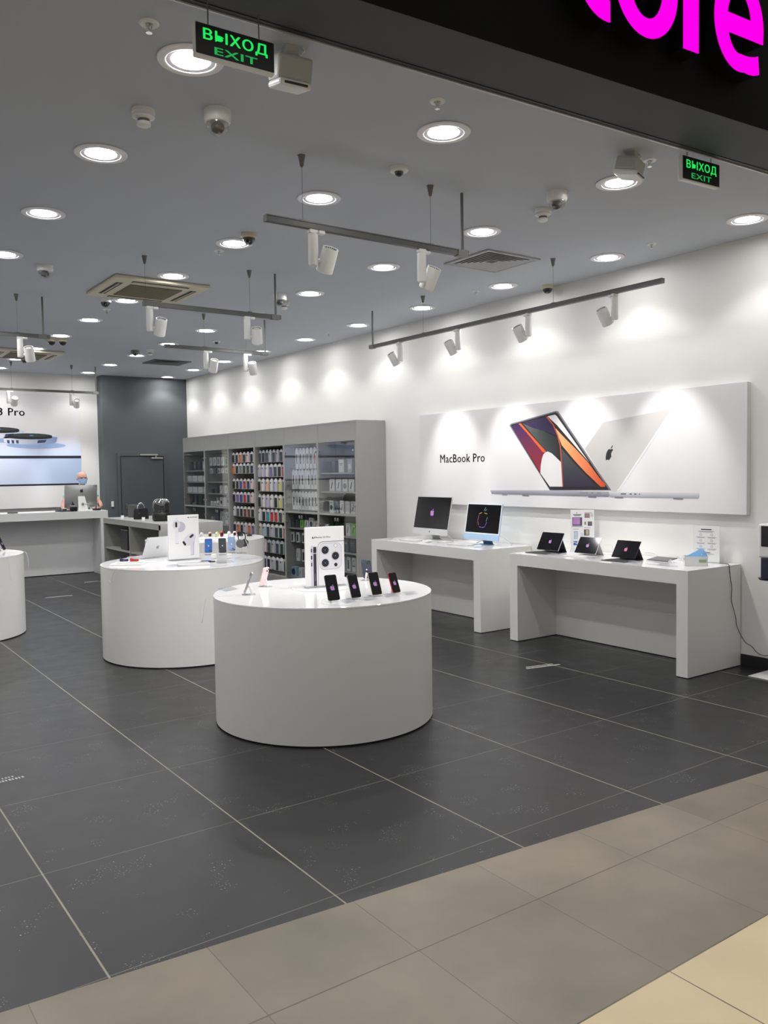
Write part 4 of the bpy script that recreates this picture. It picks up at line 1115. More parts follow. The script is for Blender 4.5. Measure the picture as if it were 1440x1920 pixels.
for zz in (0.252, 0.205, 0.158):
    c.poly(rrect(0.010, 0.026, 0.004, 3, -0.0995, zz), 0.0009, 0.0012, 4 if zz != 0.205 else 1, FRONT)
c.build('side_view_print', [mat('print_pale', S(206, 206, 214), 0.4), mat('print_phone_edge', S(56, 54, 62), 0.35), M_INK, mat('print_pale2', S(180, 180, 190), 0.4), mat('print_port', S(90, 90, 98), 0.4)], t)
c = MB()
c.poly([[(0.143, 0.310), (-0.02, 0.310), (-0.038, 0.303), (-0.05, 0.29), (-0.055, 0.27), (-0.055, 0.012), (-0.0515, 0.012), (-0.0515, 0.27), (-0.047, 0.287), (-0.036, 0.299), (-0.018, 0.3055), (0.143, 0.3055)]], 0.0003, 0.0008, 0, FRONT)
c.poly(rrect(0.162, 0.178, 0.038, 8, 0.040, 0.208), 0.0004, 0.0009, 1, FRONT)
c.poly([rrect(0.164, 0.180, 0.039, 8, 0.040, 0.208), rrect(0.158, 0.174, 0.036, 8, 0.040, 0.208)], 0.0009, 0.0010, 2, FRONT)
c.build('camera_plate_print', [mat('print_line_grey', S(150, 150, 158), 0.4), mat('print_plate', S(222, 222, 228), 0.35), mat('print_pale2', S(180, 180, 190), 0.4)], t)
for lx, lz in ((0.0, 0.250), (0.0, 0.163), (0.076, 0.2075)):
    c = MB()
    c.poly(ell(lx, lz, 0.0315, 0.0315, 32), 0.0010, 0.0012, 0, FRONT); c.poly(ell(lx, lz, 0.0295, 0.0295, 32), 0.0012, 0.0014, 1, FRONT)
    c.poly(ell(lx, lz, 0.0265, 0.0265, 32), 0.0014, 0.0016, 2, FRONT); c.poly(ell(lx, lz, 0.012, 0.012, 20), 0.0016, 0.0018, 3, FRONT); c.poly(ell(lx, lz, 0.004, 0.004, 12), 0.0018, 0.002, 4, FRONT)
    c.build('lens_print', [mat('print_line_grey', S(150, 150, 158), 0.4), M_WHITEP, M_INK, mat('print_lens_blue', S(34, 38, 56), 0.3), mat('print_glint', S(80, 130, 170), 0.4)], t)
c = MB(); c.poly(ell(0.078, 0.277, 0.013, 0.013, 20), 0.001, 0.0014, 0, FRONT); c.poly(ell(0.078, 0.277, 0.0105, 0.0105, 20), 0.0014, 0.0016, 1, FRONT); c.build('flash_print', [mat('print_line_grey', S(150, 150, 158), 0.4), mat('print_flash', S(240, 238, 232), 0.4)], t)
c = MB(); c.poly(ell(0.078, 0.147, 0.0125, 0.0125, 20), 0.001, 0.0014, 0, FRONT); c.build('sensor_print', M_INK, t)
c = MB(); c.lathe([(0.205, 0), (0.207, 0.002), (0.205, 0.0055), (0.0001, 0.0055)], 64)
tag(c.build('round_riser', M_TOP, None, (2.93, 4.87, TZ)), 'thin white round riser under the smartphone camera placard', 'riser')

FR = mat('frame_graphite', (0.03, 0.03, 0.033), 0.35, 0.6)
FS = mat('frame_steel', (0.5, 0.5, 0.5), 0.3, 0.8)
FG = mat('frame_gold', (0.72, 0.62, 0.5), 0.3, 0.8)
FD = mat('frame_red', (0.45, 0.01, 0.02), 0.35, 0.3)
GP = 'phones in the front row of the nearest table'
for (x, y, lb, w_, h_, fr, rz) in ((2.655, 4.266, 'large black smartphone, leftmost of the four facing the entrance', 0.0781, 0.1575, FR, -0.10),
                                (2.812, 4.262, 'black-screened smartphone with silver edge, second from left in front row', 0.0715, 0.1467, FS, 0.0),
                                (2.978, 4.277, 'smartphone with pale gold edge, third from left in front row', 0.0745, 0.1467, FG, -0.02),
                                (3.127, 4.272, 'small smartphone with red edge, rightmost in the front row', 0.0670, 0.1315, FD, 0.15)):
    phone('smartphone', lb, x, y, TZ + 0.012, rz, 0.36, w_, h_, fr, group=GP)
    q = lb.split(',')[0]
    stand(x, y + 0.0, TZ, rz, 'clear stand with white stem behind the ' + q.replace('black-screened ', ''))
    price_card(x + 0.055, y - 0.085, TZ, -0.15, 'clear price card lying before the ' + q.replace('black-screened ', ''))
FN = mat('frame_midnight', S(52, 58, 76), 0.35, 0.2)
phone('smartphone', 'midnight blue smartphone seen from behind, right rear of the nearest table', 3.40, 4.995, TZ + 0.012, math.radians(125), 0.34, 0.0715, 0.1467, FN, back=mat('back_midnight', S(50, 57, 76), 0.2))
stand(3.40, 4.995, TZ, math.radians(125), 'white stem stand holding the midnight blue smartphone')
phone('smartphone', 'silver smartphone seen edge-on at the left of the nearest table', 2.367, 4.905, TZ + 0.010, math.radians(-113), 0.36, 0.0715, 0.1467, FS, back=M_WHITE)
stand(2.367, 4.905, TZ, math.radians(-113), 'stand of the edge-on silver smartphone')
phone('smartphone', 'pale pink smartphone seen from behind on the nearest table', 2.642, 5.19, TZ + 0.010, math.radians(205), 0.30, 0.0642, 0.1315, mat('frame_pink', S(232, 206, 206), 0.35), back=mat('back_pink', S(244, 216, 216), 0.25))
stand(2.642, 5.19, TZ, math.radians(205), 'stand of the pale pink smartphone')
price_card(2.40, 5.14, TZ, 0.5, 'clear price card behind the edge-on silver smartphone', 0.14, 0.07)
cable('thin white cable curling over the front edge of the nearest table', [(2.66, 4.33, TZ + 0.02), (2.62, 4.36, TZ + 0.003), (2.56, 4.24, TZ + 0.003), (2.60, 4.13, TZ + 0.003), (2.66, 4.085, TZ + 0.003)], 0.0012)
cable('thin cable hanging off the left side of the nearest table', [(2.28, 4.90, TZ + 0.003), (2.20, 4.94, TZ + 0.003), (2.135, 4.95, TZ + 0.002), (2.118, 4.96, 0.76), (2.115, 4.98, 0.68), (2.128, 5.04, 0.66), (2.125, 5.06, 0.76)], 0.0012)

# --- second round table -----------------------------------------------
t = placard('product_placard', 'white wireless earbuds placard standing on the second round table', 2.935, 7.295, TZ, math.radians(-3), 0.288, 0.412)
c = MB(); logo(c, 0.046, 0.388, 0.014, 0.0008, 0, FRONT); text(c, 'AirPods', 0.057, 0.3835, 0.0100, 0.0008, 0, FRONT, width=0.072, bold=0.012); c.build('title_lettering', M_INK, t)
m1, m2, m3 = mat('print_bud', S(214, 212, 221), 0.4), mat('print_bud_shade', S(190, 188, 200), 0.4), mat('print_bud_light', S(228, 227, 233), 0.4)
c = MB()
c.poly(ell(-0.035, 0.305, 0.052, 0.048, 28), 0.0004, 0.0007, 1, FRONT)
c.poly(ell(-0.066, 0.325, 0.036, 0.040, 24), 0.0007, 0.0010, 0, FRONT)
c.poly(rrect(0.030, 0.19, 0.008, 3, -0.066, 0.245), 0.0010, 0.0013, 2, FRONT)
c.poly(rrect(0.020, 0.048, 0.0095, 4, -0.069, 0.325), 0.0013, 0.0016, 3, FRONT)
c.poly(rrect(0.030, 0.006, 0.002, 2, -0.066, 0.152), 0.0013, 0.0016, 1, FRONT)
c.build('left_earbud_print', [m1, m2, m3, M_INK], t)
c = MB()
c.poly([(0.062, 0.04), (0.092, 0.04), (0.094, 0.14), (0.108, 0.19), (0.112, 0.215), (0.06, 0.18)], 0.0004, 0.0007, 1, FRONT)
c.poly([(-0.012, 0.150), (-0.006, 0.185), (0.03, 0.225), (0.075, 0.245), (0.104, 0.238), (0.113, 0.21), (0.104, 0.175), (0.085, 0.15), (0.05, 0.128), (0.02, 0.126)], 0.0007, 0.0010, 0, FRONT)
c.poly([(0.062, 0.045), (0.084, 0.045), (0.086, 0.165), (0.062, 0.165)], 0.0010, 0.0012, 0, FRONT)
R1 = Matrix.Rotation(0.55, 4, 'Z'); R3 = Matrix.Rotation(-0.95, 4, 'Z')
c.poly(rrect(0.020, 0.045, 0.0095, 4), 0.0012, 0.0015, 3, FRONT @ Matrix.Translation((0.003, 0.152, 0)) @ R1)
c.poly(rrect(0.020, 0.044, 0.0095, 4), 0.0012, 0.0015, 3, FRONT @ Matrix.Translation((0.072, 0.215, 0)) @ R3)
c.build('right_earbud_print', [m1, m2, m3, M_INK], t)
c = MB(); text(c, 'AirPods', -0.075, 0.378, 0.0035, 0.0008, 0, FRONT, width=0.022); c.build('small_print', M_INKG, t)

t = thing('earbud_tray', 'shallow white display tray in front of the earbuds placard', 'display tray', (2.82, 6.815, TZ), math.radians(-16))
c = MB(); c.rbox(-0.135, 0.135, -0.05, 0.05, 0, 0.022, 0.004); c.build('tray', M_WHITE, t)
c = MB(); c.box(-0.13, 0.13, -0.045, 0.045, 0.022, 0.0235); c.build('tray_inset', mat('inset_grey', S(176, 176, 182), 0.3), t)
c = MB(); c.poly(rrect(0.075, 0.12, 0.012, 3), 0, 0.008)
tag(c.build('black_phone_lying', M_SCREEN, None, (3.03, 6.98, TZ + 0.001), (0, 0, 1.2)), 'black phone lying flat right of the earbuds placard', 'phone')
# open laptop seen from behind
t = thing('laptop', 'open silver laptop seen from behind on the second round table', 'laptop', (2.80, 7.69, TZ), math.radians(199))
c = MB(); c.rbox(-0.152, 0.152, -0.215, 0.0, 0.0, 0.012, 0.004); c.build('keyboard_base', M_SILVER, t)
T = Matrix.Translation((0, 0.002, 0.012)) @ Matrix.Rotation(-0.42, 4, 'X')
c = MB(); c.rbox(-0.152, 0.152, 0, 0.005, 0, 0.210, 0.002, M=T); lid = c.build('lid', M_SILVER, t)
c = MB(); logo(c, 0, 0.105, 0.04, 0.0055, 0, T @ BACKF); c.build('lid_logo', M_INKG, lid)
c = MB(); c.box(-0.145, 0.145, -0.0006, 0, 0.008, 0.203, 0, T); c.build('screen', M_SCREEN, lid)
# watch straps on a white box
t = thing('strap_display', 'white display block holding the navy and red straps', 'display stand', (2.42, 7.27, TZ), math.radians(-35))
c = MB(); c.rbox(-0.15, 0.13, -0.09, 0.10, 0, 0.014, 0.004); c.rbox(-0.10, 0.12, -0.05, 0.08, 0.014, 0.026, 0.003); c.build('block', M_WHITE, t)
def strap(x, y, rz, m, label):
    t = thing('watch_strap', label, 'watch strap', (x, y, TZ + 0.0275), rz, 'watch straps')
    c = MB()
    pts = [(-0.035, 0.022), (-0.028, 0.030), (-0.018, 0.026), (0, 0.018), (0.02, 0.016), (0.034, 0.020), (0.040, 0.010), (0.036, 0.0), (-0.034, 0.0)]
    c.poly(pts, -0.012, 0.012, M=FRONT); c.build('loop', m, t)
    c = MB(); c.rbox(-0.004, 0.006, -0.013, 0.013, 0.0, 0.021, 0.002); c.build('buckle', M_GREYMET, t)
strap(2.385, 7.315, -0.35, KOL['navy'], 'navy blue watch strap on the white block')
strap(2.452, 7.245, -0.35, mat('strap_red', S(196, 40, 52), 0.5), 'bright red watch strap beside the navy one')
FB = mat('frame_blue', S(52, 96, 168), 0.35, 0.1)
phone('smartphone', 'blue smartphone seen from behind, beside the earbuds placard', 3.30, 7.595, TZ + 0.022, math.radians(170), 0.10, 0.0715, 0.1367, FB, back=mat('back_blue', S(48, 96, 168), 0.25), upside=True)
phone('smartphone', 'black smartphone seen from behind, between the blue one and headphones', 3.405, 7.495, TZ + 0.022, math.radians(150), 0.20, 0.0715, 0.1437, FR, back=mat('back_black', S(46, 48, 54), 0.25), upside=True)
phone('smartphone', 'light blue smartphone half hidden behind the headphones', 3.56, 7.62, TZ + 0.022, math.radians(150), 0.20, 0.0715, 0.1437, mat('frame_sierra', S(150, 172, 206), 0.35), back=mat('back_sierra', S(150, 176, 214), 0.25), upside=True)
for x, y, l in ((3.30, 7.60, 'clear stand under the blue smartphone'), (3.405, 7.50, 'clear stand under the black smartphone by the headphones'), (3.56, 7.625, 'clear stand under the light blue smartphone')):
    t = thing('phone_stand', l, 'phone stand', (x, y, TZ), math.radians(165), 'clear phone stands')
    c = MB(); c.rbox(-0.035, 0.035, -0.03, 0.06, 0.0, 0.004, 0.0015); c.rbox(-0.02, 0.02, 0.0, 0.02, 0.004, 0.020, 0.002); c.build('base_plate', M_CLEAR, t)
# headphones on a stand
t = thing('headphones', 'dark grey over-ear headphones on a clear stand at the right of the second table', 'headphones', (3.60, 7.50, TZ), math.radians(-28))
c = MB()
T = Matrix.Translation((-0.005, 0, 0.098)) @ Matrix.Rotation(PI / 2, 4, 'X')
c.lathe([(0.0001, -0.014), (0.030, -0.014), (0.040, -0.006), (0.042, 0.008), (0.034, 0.016), (0.0001, 0.016)], 28, M=T); c.build('ear_cup', mat('cup_grey', (0.12, 0.12, 0.125), 0.4), t)
T2 = Matrix.Translation((0.035, 0.045, 0.10)) @ Matrix.Rotation(PI / 2, 4, 'X')
c = MB(); c.lathe([(0.0001, -0.012), (0.030, -0.012), (0.039, 0.0), (0.034, 0.012), (0.0001, 0.012)], 28, M=T2); c.build('ear_cup', M_TABBLACK, t)
c = MB(); c.tube([(-0.020, 0, 0.135), (-0.024, 0.01, 0.17), (-0.015, 0.02, 0.20), (0.01, 0.028, 0.212), (0.035, 0.036, 0.20), (0.045, 0.044, 0.165), (0.042, 0.045, 0.135)], 0.0055, 10); c.build('headband', M_BLACK, t)
c = MB(); c.lathe([(0.0001, -0.008), (0.020, -0.008), (0.020, 0.010), (0.0001, 0.010)], 20, M=Matrix.Translation((-0.012, 0.012, 0.195)) @ Matrix.Rotation(PI / 2, 4, 'X')); c.build('folding_hinge', M_BLACK, t)
c = MB(); c.tube([(0.045, 0.03, 0.13), (0.062, 0.02, 0.09), (0.070, 0.01, 0.045)], 0.006, 8); c.build('arm', M_CHROME, t)
c = MB(); c.rbox(-0.04, 0.05, -0.03, 0.07, 0, 0.004, 0.001); c.rbox(0.002, 0.010, 0.0, 0.05, 0.004, 0.185, 0.001); c.build('clear_support', M_CLEAR, t)
price_card(3.43, 6.90, TZ, 0.1, 'wide clear price card with dark print at the right of second table', 0.26, 0.11)
price_card(3.10, 6.76, TZ, -0.1, 'clear price card at the front edge of the second table', 0.16, 0.08)
price_card(2.66, 6.78, TZ, -0.1, 'clear price card left of the shallow white tray', 0.16, 0.06)
for i, (x, y, l) in enumerate(((3.18, 7.20, 'small white earbud case right of the placard'), (3.30, 7.12, 'small white earbud case nearest the wide price card'))):
    c = MB(); c.rbox(-0.03, 0.03, -0.011, 0.011, 0, 0.045, 0.010, seg=3); tag(c.build('earbud_case', M_WHITE, None, (x, y, TZ + 0.0005), (0, 0, 0.3)), l, 'earbud case')
cable('thin white cable hanging down the left side of the second table', [(2.36, 7.10, TZ + 0.003), (2.26, 6.93, TZ + 0.003), (2.213, 6.98, TZ + 0.001), (2.196, 7.03, 0.76), (2.19, 7.06, 0.70), (2.182, 7.10, 0.72)], 0.0022)
cable('white cable looping on the second table before the laptop', [(2.62, 7.42, TZ + 0.003), (2.60, 7.30, TZ + 0.003), (2.70, 7.24, TZ + 0.003), (2.76, 7.32, TZ + 0.003)], 0.0022)

# --- third round table (far) -------------------------------------------
for i, (x, y, col, l) in enumerate(((4.10, 9.62, 'white', 'white'), (4.20, 9.60, 'peach', 'pale peach'), (4.28, 9.57, 'yellow', 'yellow'), (4.355, 9.60, 'red', 'red'), (4.43, 9.55, 'white', 'second white'), (4.49, 9.52, 'pink', 'pink'))):
    t = thing('smart_watch', '%s smart watch standing in the row on the farthest round table' % l, 'watch', (x, y, TZ), math.radians(-25), 'watches on the farthest round table')
    c = MB(); c.poly([ell(0, 0.036, 0.030, 0.036, 18), ell(0, 0.037, 0.024, 0.029, 18)], -0.011, 0.011, M=FRONT @ Matrix.Rotation(PI / 2, 4, 'Y') if False else Matrix.Rotation(1.1, 4, 'Z') @ FRONT); c.build('strap', KOL[col], t)
    c = MB(); c.rbox(-0.016, 0.016, -0.036, -0.027, 0.020, 0.056, 0.004); c.build('watch_case', M_BLACK if i % 2 else M_SILVER, t)
t = thing('watch_tray', 'long white tray carrying the row of watches on the farthest table', 'display tray', (4.25, 9.45, TZ), math.radians(-20))
c = MB(); c.rbox(-0.25, 0.25, -0.05, 0.05, 0, 0.012, 0.003); c.build('tray', M_WHITE, t)
for x, y, sx, sy, sz, l in ((4.02, 9.88, 0.07, 0.04, 0.010, 'black tablet lying at the rear left of the farthest table'), (4.60, 9.60, 0.035, 0.02, 0.03, 'small black gadget right of the watches on farthest table'), (4.68, 9.50, 0.03, 0.025, 0.022, 'small black box near the right edge of the farthest table')):
    c = MB(); c.rbox(-sx, sx, -sy, sy, 0, sz, 0.003); tag(c.build('black_gadget', M_BLACK, None, (x, y, TZ + 0.0005), (0, 0, -0.3)), l, 'gadget')
c = MB(); c.rbox(-0.12, 0.12, -0.05, 0.05, 0, 0.014, 0.003)
tag(c.build('white_keyboard_box', M_WHITE, None, (4.52, 9.85, TZ + 0.0005), (0, 0, -0.25)), 'flat white box at the rear right of the farthest table', 'box')
for x, y, l in ((4.02, 9.42, 'left small white earbud case on the farthest table'), (4.09, 9.36, 'right small white earbud case on the farthest table')):
    c = MB(); c.rbox(-0.025, 0.025, -0.011, 0.011, 0, 0.03, 0.009, seg=3); tag(c.build('earbud_case', M_WHITE, None, (x, y, TZ + 0.0005), (0, 0, -0.3)), l, 'earbud case')

# --- left round table ---------------------------------------------------
for x, y, l, mm in ((1.775, 9.42, 'dark blue smartphone leaning at the left edge, the nearer one', FN), (1.86, 9.57, 'black smartphone leaning at the left edge, the farther one', FR)):
    phone('smartphone', l, x, y, TZ + 0.012, math.radians(62), 0.42, 0.0715, 0.1467, mm)
    stand(x, y, TZ, math.radians(62), 'white stem stand of the ' + l.split(' leaning')[0] + ' at the left edge')
cable('white cable hanging off the right side of the left round table', [(1.80, 9.30, TZ + 0.003), (1.93, 9.22, TZ + 0.003), (1.985, 9.215, TZ + 0.001), (2.003, 9.215, 0.78), (2.012, 9.215, 0.72), (2.012, 9.22, 0.66)], 0.0025)
cable('faint white cable hanging down the front of the left round table', [(1.70, 9.10, TZ + 0.003), (1.74, 8.90, TZ + 0.003), (1.755, 8.875, TZ - 0.01), (1.757, 8.87, 0.70), (1.77, 8.87, 0.60), (1.785, 8.885, 0.57)], 0.0018)

# --- desks ----------------------------------------------------------------
DZ = 0.8205
WZ = math.radians(-90)
def imac(label, x, y, rz, w_, h_, chin, dz, tilt, cframe, cchin, colour_border, neck_m, d_logo, edge=0.004, border=None):
    """screen faces local -y"""
    t = thing('desktop_computer', label, 'computer', (x, y, DZ), rz)
    T = Matrix.Translation((0, -0.06, dz)) @ Matrix.Rotation(-tilt, 4, 'X')
    c = MB(); c.rbox(-w_ / 2, w_ / 2, 0, 0.011, 0, h_, 0.003, M=T); c.rbox(-w_ * .3, w_ * .3, 0.011, 0.03, h_ * .2, h_ * .8, 0.008, M=T); c.build('housing', cframe, t)
    bw = colour_border
    c = MB(); c.poly(rrect(w_ - 2 * bw, h_ - chin - bw, 0.004, 2, 0, chin + (h_ - chin - bw) / 2), 0.0, 0.0012, M=T @ FRONT); s = c.build('screen', M_SCREEN, t)
    if border:
        c = MB(); c.poly([rrect(w_ - 0.001, h_ - chin, 0.006, 3, 0, chin + (h_ - chin) / 2), rrect(w_ - 2 * bw, h_ - chin - 2 * bw, 0.002, 2, 0, chin + (h_ - chin) / 2)], 0.0, 0.0016, M=T @ FRONT); c.build('screen_border', border, t)
    c = MB(); c.poly(rrect(w_ - 0.001, chin, 0.004, 2, 0, chin / 2), 0.0, 0.001, M=T @ FRONT); c.build('chin', cchin, t)
    if d_logo == 'full':
        c = MB(); colour_logo(c, 0, chin + (h_ - chin) / 2, 0.085, 0.0016, T @ FRONT); c.build('screen_logo', LOGOM, s)
        c = MB(); logo(c, 0, chin / 2, 0.022, 0.0014, 0, T @ FRONT, True); c.build('chin_logo', M_INK, t)
    else:
        c = MB(); cx, cy = 0, chin + (h_ - chin) * 0.52
        for k, (dx, dy, a, ln, m) in enumerate(((-.05, .05, 20, .05, 2), (.035, .05, -10, .05, 2), (-.075, .0, 80, .06, 3), (-.07, -.055, 115, .05, 3), (.06, -.01, 70, .05, 1), (.055, -.06, 60, .045, 0), (-.03, -.095, -12, .035, 0), (.02, -.095, 12, .05, 0), (.012, .095, 55, .045, 1), (.03, .085, 40, .03, 1))):
            c.poly(rrect(ln, 0.005, 0.002, 2), 0.0016, 0.0018, m, T @ FRONT @ Matrix.Translation((cx + dx, cy + dy, 0)) @ Matrix.Rotation(math.radians(a), 4, 'Z'))
        c.build('screen_drawing', [M_PURPLE, M_CGLOW, M_GOLDG, M_PGLOW], s)
    c = MB(); c.add([(-0.075, 0.05, 0.0), (0.075, 0.05, 0.0), (0.075, 0.056, 0.0), (-0.075, 0.056, 0.0), (-0.07, -0.005, dz + 0.06), (0.07, -0.005, dz + 0.06), (0.07, 0.003, dz + 0.06), (-0.07, 0.003, dz + 0.06)],
                    [(0, 1, 5, 4), (1, 2, 6, 5), (2, 3, 7, 6), (3, 0, 4, 7), (0, 3, 2, 1), (4, 5, 6, 7)]); c.build('stand_neck', neck_m, t)
    c = MB(); c.rbox(-0.085, 0.085, -0.10, 0.056, 0.0, 0.005, 0.002); c.build('stand_foot', neck_m, t)
    return t
imac('large silver desktop computer with a black screen, left on the far desk', 5.99, 7.47, WZ - 0.03, 0.65, 0.44, 0.070, 0.058, 0.20, M_SILVER, mat('silver_chin', (0.66, 0.66, 0.67), 0.3, 0.4), 0.010, M_SILVER, 'full')
MB_BLUE = mat('pale_blue_chin', S(168, 200, 230), 0.35)
imac('smaller light blue desktop computer, right on the far desk', 5.94, 6.545, WZ - 0.02, 0.547, 0.385, 0.062, 0.052, 0.17, mat('frame_blue_alu', S(186, 206, 226), 0.3, 0.3), MB_BLUE, 0.013, mat('neck_blue', S(120, 148, 180), 0.4, 0.3), 'lines', border=mat('screen_border_white', S(226, 232, 240), 0.35))
def keyboard(x, y, rz, label, w_=0.28, d_=0.115, z=DZ):
    t = thing('keyboard', label, 'keyboard', (x, y, z), rz)
    c = MB(); c.add([(-w_/2, 0, 0), (w_/2, 0, 0), (w_/2, d_, 0), (-w_/2, d_, 0), (-w_/2, 0, .004), (w_/2, 0, .004), (w_/2, d_, .011), (-w_/2, d_, .011)], [(3, 2, 1, 0), (4, 5, 6, 7), (0, 1, 5, 4), (1, 2, 6, 5), (2, 3, 7, 6), (3, 0, 4, 7)]); c.build('base', M_SILVER, t)
    c = MB()
    for r_ in range(5):
        for k in range(12):
            x0 = -w_ / 2 + 0.008 + k * (w_ - 0.016) / 12; y0 = 0.007 + r_ * (d_ - 0.014) / 5; z0 = 0.004 + 0.007 * y0 / d_
            c.box(x0 + 0.001, x0 + (w_ - 0.016) / 12 - 0.002, y0 + 0.001, y0 + (d_ - 0.014) / 5 - 0.002, z0, z0 + 0.003)
    c.build('keys', M_WHITE, t)
def mouse(x, y, rz, label, m=None):
    t = thing('computer_mouse', label, 'mouse', (x, y, DZ), rz)
    c = MB(); n = 16
    rings = [(1.0, 0.0), (1.0, 0.006), (0.92, 0.012), (0.75, 0.017), (0.45, 0.0205), (0.01, 0.0215)]
    vs = []; fs = []
    for s_, z in rings:
        vs += [(0.029 * s_ * math.cos(2 * PI * k / n), 0.056 * s_ * math.sin(2 * PI * k / n), z) for k in range(n)]
    for j in range(len(rings) - 1):
        fs += [(j * n + k, j * n + (k + 1) % n, (j + 1) * n + (k + 1) % n, (j + 1) * n + k) for k in range(n)]
    c.add(vs, fs, 0, True); c.build('shell', m or M_WHITE, t)
    c = MB(); c.add([(0.030 * math.cos(2 * PI * k / n), 0.057 * math.sin(2 * PI * k / n), 0.0) for k in range(n)] + [(0.030 * math.cos(2 * PI * k / n), 0.057 * math.sin(2 * PI * k / n), 0.003) for k in range(n)], [(k, (k + 1) % n, n + (k + 1) % n, n + k) for k in range(n)]); c.build('base', M_SILVER, t)
keyboard(5.63, 7.50, WZ, 'white keyboard before the large silver desktop computer')
mouse(5.72, 7.22, WZ, 'white mouse before the large silver desktop computer')
keyboard(5.66, 6.68, WZ, 'white keyboard before the light blue desktop computer', 0.30)
mouse(5.70, 6.38, WZ, 'white mouse before the light blue desktop computer', mat('mouse_blue', S(206, 216, 232), 0.3))
keyboard(5.76, 7.05, WZ, 'narrow white trackpad keyboard between the two desktop computers', 0.14, 0.11)
cable('white cable behind the large silver desktop computer', [(6.06, 7.40, DZ + 0.10), (6.02, 7.30, DZ + 0.12), (6.0, 7.22, DZ + 0.06), (6.04, 7.18, DZ + 0.003), (6.10, 7.28, DZ + 0.003)], 0.003)
cable('white cable looping right of the light blue desktop computer', [(6.05, 6.50, DZ + 0.09), (6.02, 6.40, DZ + 0.09), (6.03, 6.30, DZ + 0.05), (6.05, 6.26, DZ + 0.003), (6.12, 6.36, DZ + 0.003)], 0.003)
cable('white cable curling from the light blue neck onto the desk', [(6.0, 6.62, DZ + 0.05), (5.93, 6.66, DZ + 0.01), (5.88, 6.60, DZ + 0.003), (5.84, 6.50, DZ + 0.003)], 0.003)
price_card(5.60, 7.80, DZ, WZ, 'clear price card at the left end of the far desk', 0.08)
price_card(5.60, 7.10, DZ, WZ, 'clear price card between the desktop computers', 0.08)

def tablet(label, x, y, w_, h_, tilt, kd, mk, mframe, bezel_white=False, rz=WZ, logom=None):
    """tablet leaning on a keyboard folio; x,y = middle of the front edge of the screen"""
    t = thing('tablet', label, 'tablet', (x, y, DZ), rz)
    c = MB(); c.rbox(-w_ / 2, w_ / 2, -kd, 0.02, 0.0, 0.006, 0.0015); k_ = c.build('keyboard_cover', mk, t)
    c = MB()
    for r_ in range(4):
        for q in range(11):
            x0 = -w_ / 2 + 0.01 + q * (w_ - 0.02) / 11; y0 = -kd + 0.045 * (kd / .14) + r_ * 0.018
            if y0 + 0.015 < -0.005:
                c.box(x0, x0 + (w_ - 0.02) / 11 - 0.003, y0, y0 + 0.015, 0.006, 0.008)
    c.build('keys', mk if not bezel_white else M_WHITE, k_)
    T = Matrix.Translation((0, 0.0, 0.022)) @ Matrix.Rotation(-tilt, 4, 'X')
    c = MB(); c.rbox(-w_ / 2, w_ / 2, 0, 0.006, 0, h_, 0.002, M=T); c.build('body', mframe, t)
    c = MB(); c.poly(rrect(w_ - 0.004, h_ - 0.004, 0.008, 4, 0, h_ / 2), 0.0, 0.0006, M=T @ FRONT); s = c.build('screen', M_SCREEN, t)
    c = MB(); colour_logo(c, 0, h_ / 2, 0.042, 0.001, T @ FRONT); c.build('screen_logo', logom or LOGOM, s)
    # folded back cover propping the screen
    a = (0, h_ * 0.62 * math.sin(tilt) + 0.008, 0.022 + h_ * 0.62 * math.cos(tilt))
    c = MB(); c.add([(-w_ / 2 + .004, a[1], a[2]), (w_ / 2 - .004, a[1], a[2]), (w_ / 2 - .004, a[1] + 0.055, 0.004), (-w_ / 2 + .004, a[1] + 0.055, 0.004), (-w_ / 2 + .004, a[1] + 0.004, a[2]), (w_ / 2 - .004, a[1] + 0.004, a[2]), (w_ / 2 - .004, a[1] + 0.060, 0.004), (-w_ / 2 + .004, a[1] + 0.060, 0.004)],
                    [(0, 1, 2, 3), (7, 6, 5, 4), (0, 4, 5, 1), (1, 5, 6, 2), (2, 6, 7, 3), (3, 7, 4, 0)])
    c.box(-w_ / 2 + .004, w_ / 2 - .004, 0.0, a[1] + 0.060, 0.002, 0.005)
    c.build('folded_back_cover', mk, t)
tablet('large black tablet on a black keyboard cover, leftmost on the near desk', 5.775, 5.505, 0.275, 0.185, 0.50, 0.15, M_TABBLACK, M_SILVER)
tablet('silver tablet on a white keyboard, before the tall info card', 5.79, 5.065, 0.245, 0.165, 0.55, 0.15, mat('white_cover', (0.7, 0.7, 0.7), 0.5), M_SILVER, True)
tablet('black tablet on a dark keyboard cover, third on the near desk', 5.735, 4.60, 0.245, 0.165, 0.55, 0.13, M_TABBLACK, M_BLACK, logom=[M_PGLOW, M_OGLOW, M_CGLOW, M_PURPLE])
t = thing('small_tablet', 'small tablet lying flat on a low clear riser, rightmost on the near desk', 'tablet', (5.80, 4.30, DZ), WZ)
c = MB(); c.rbox(-0.11, 0.11, -0.02, 0.09, 0.0, 0.010, 0.002); c.build('riser', M_CLEAR, t)
c = MB(); c.rbox(-0.102, 0.102, 0.0, 0.14, 0, 0.006, 0.002, M=Matrix.Translation((0, -0.01, 0.014)) @ Matrix.Rotation(0.12, 4, 'X')); c.build('body', mat('tablet_mauve', (0.10, 0.08, 0.11), 0.3, 0.3), t)
c = MB(); c.rbox(-0.096, 0.096, 0.004, 0.136, 0.006, 0.0066, 0.0002, M=Matrix.Translation((0, -0.01, 0.014)) @ Matrix.Rotation(0.12, 4, 'X')); c.build('screen', mat('screen_mauve', (0.045, 0.035, 0.05), 0.12), t)
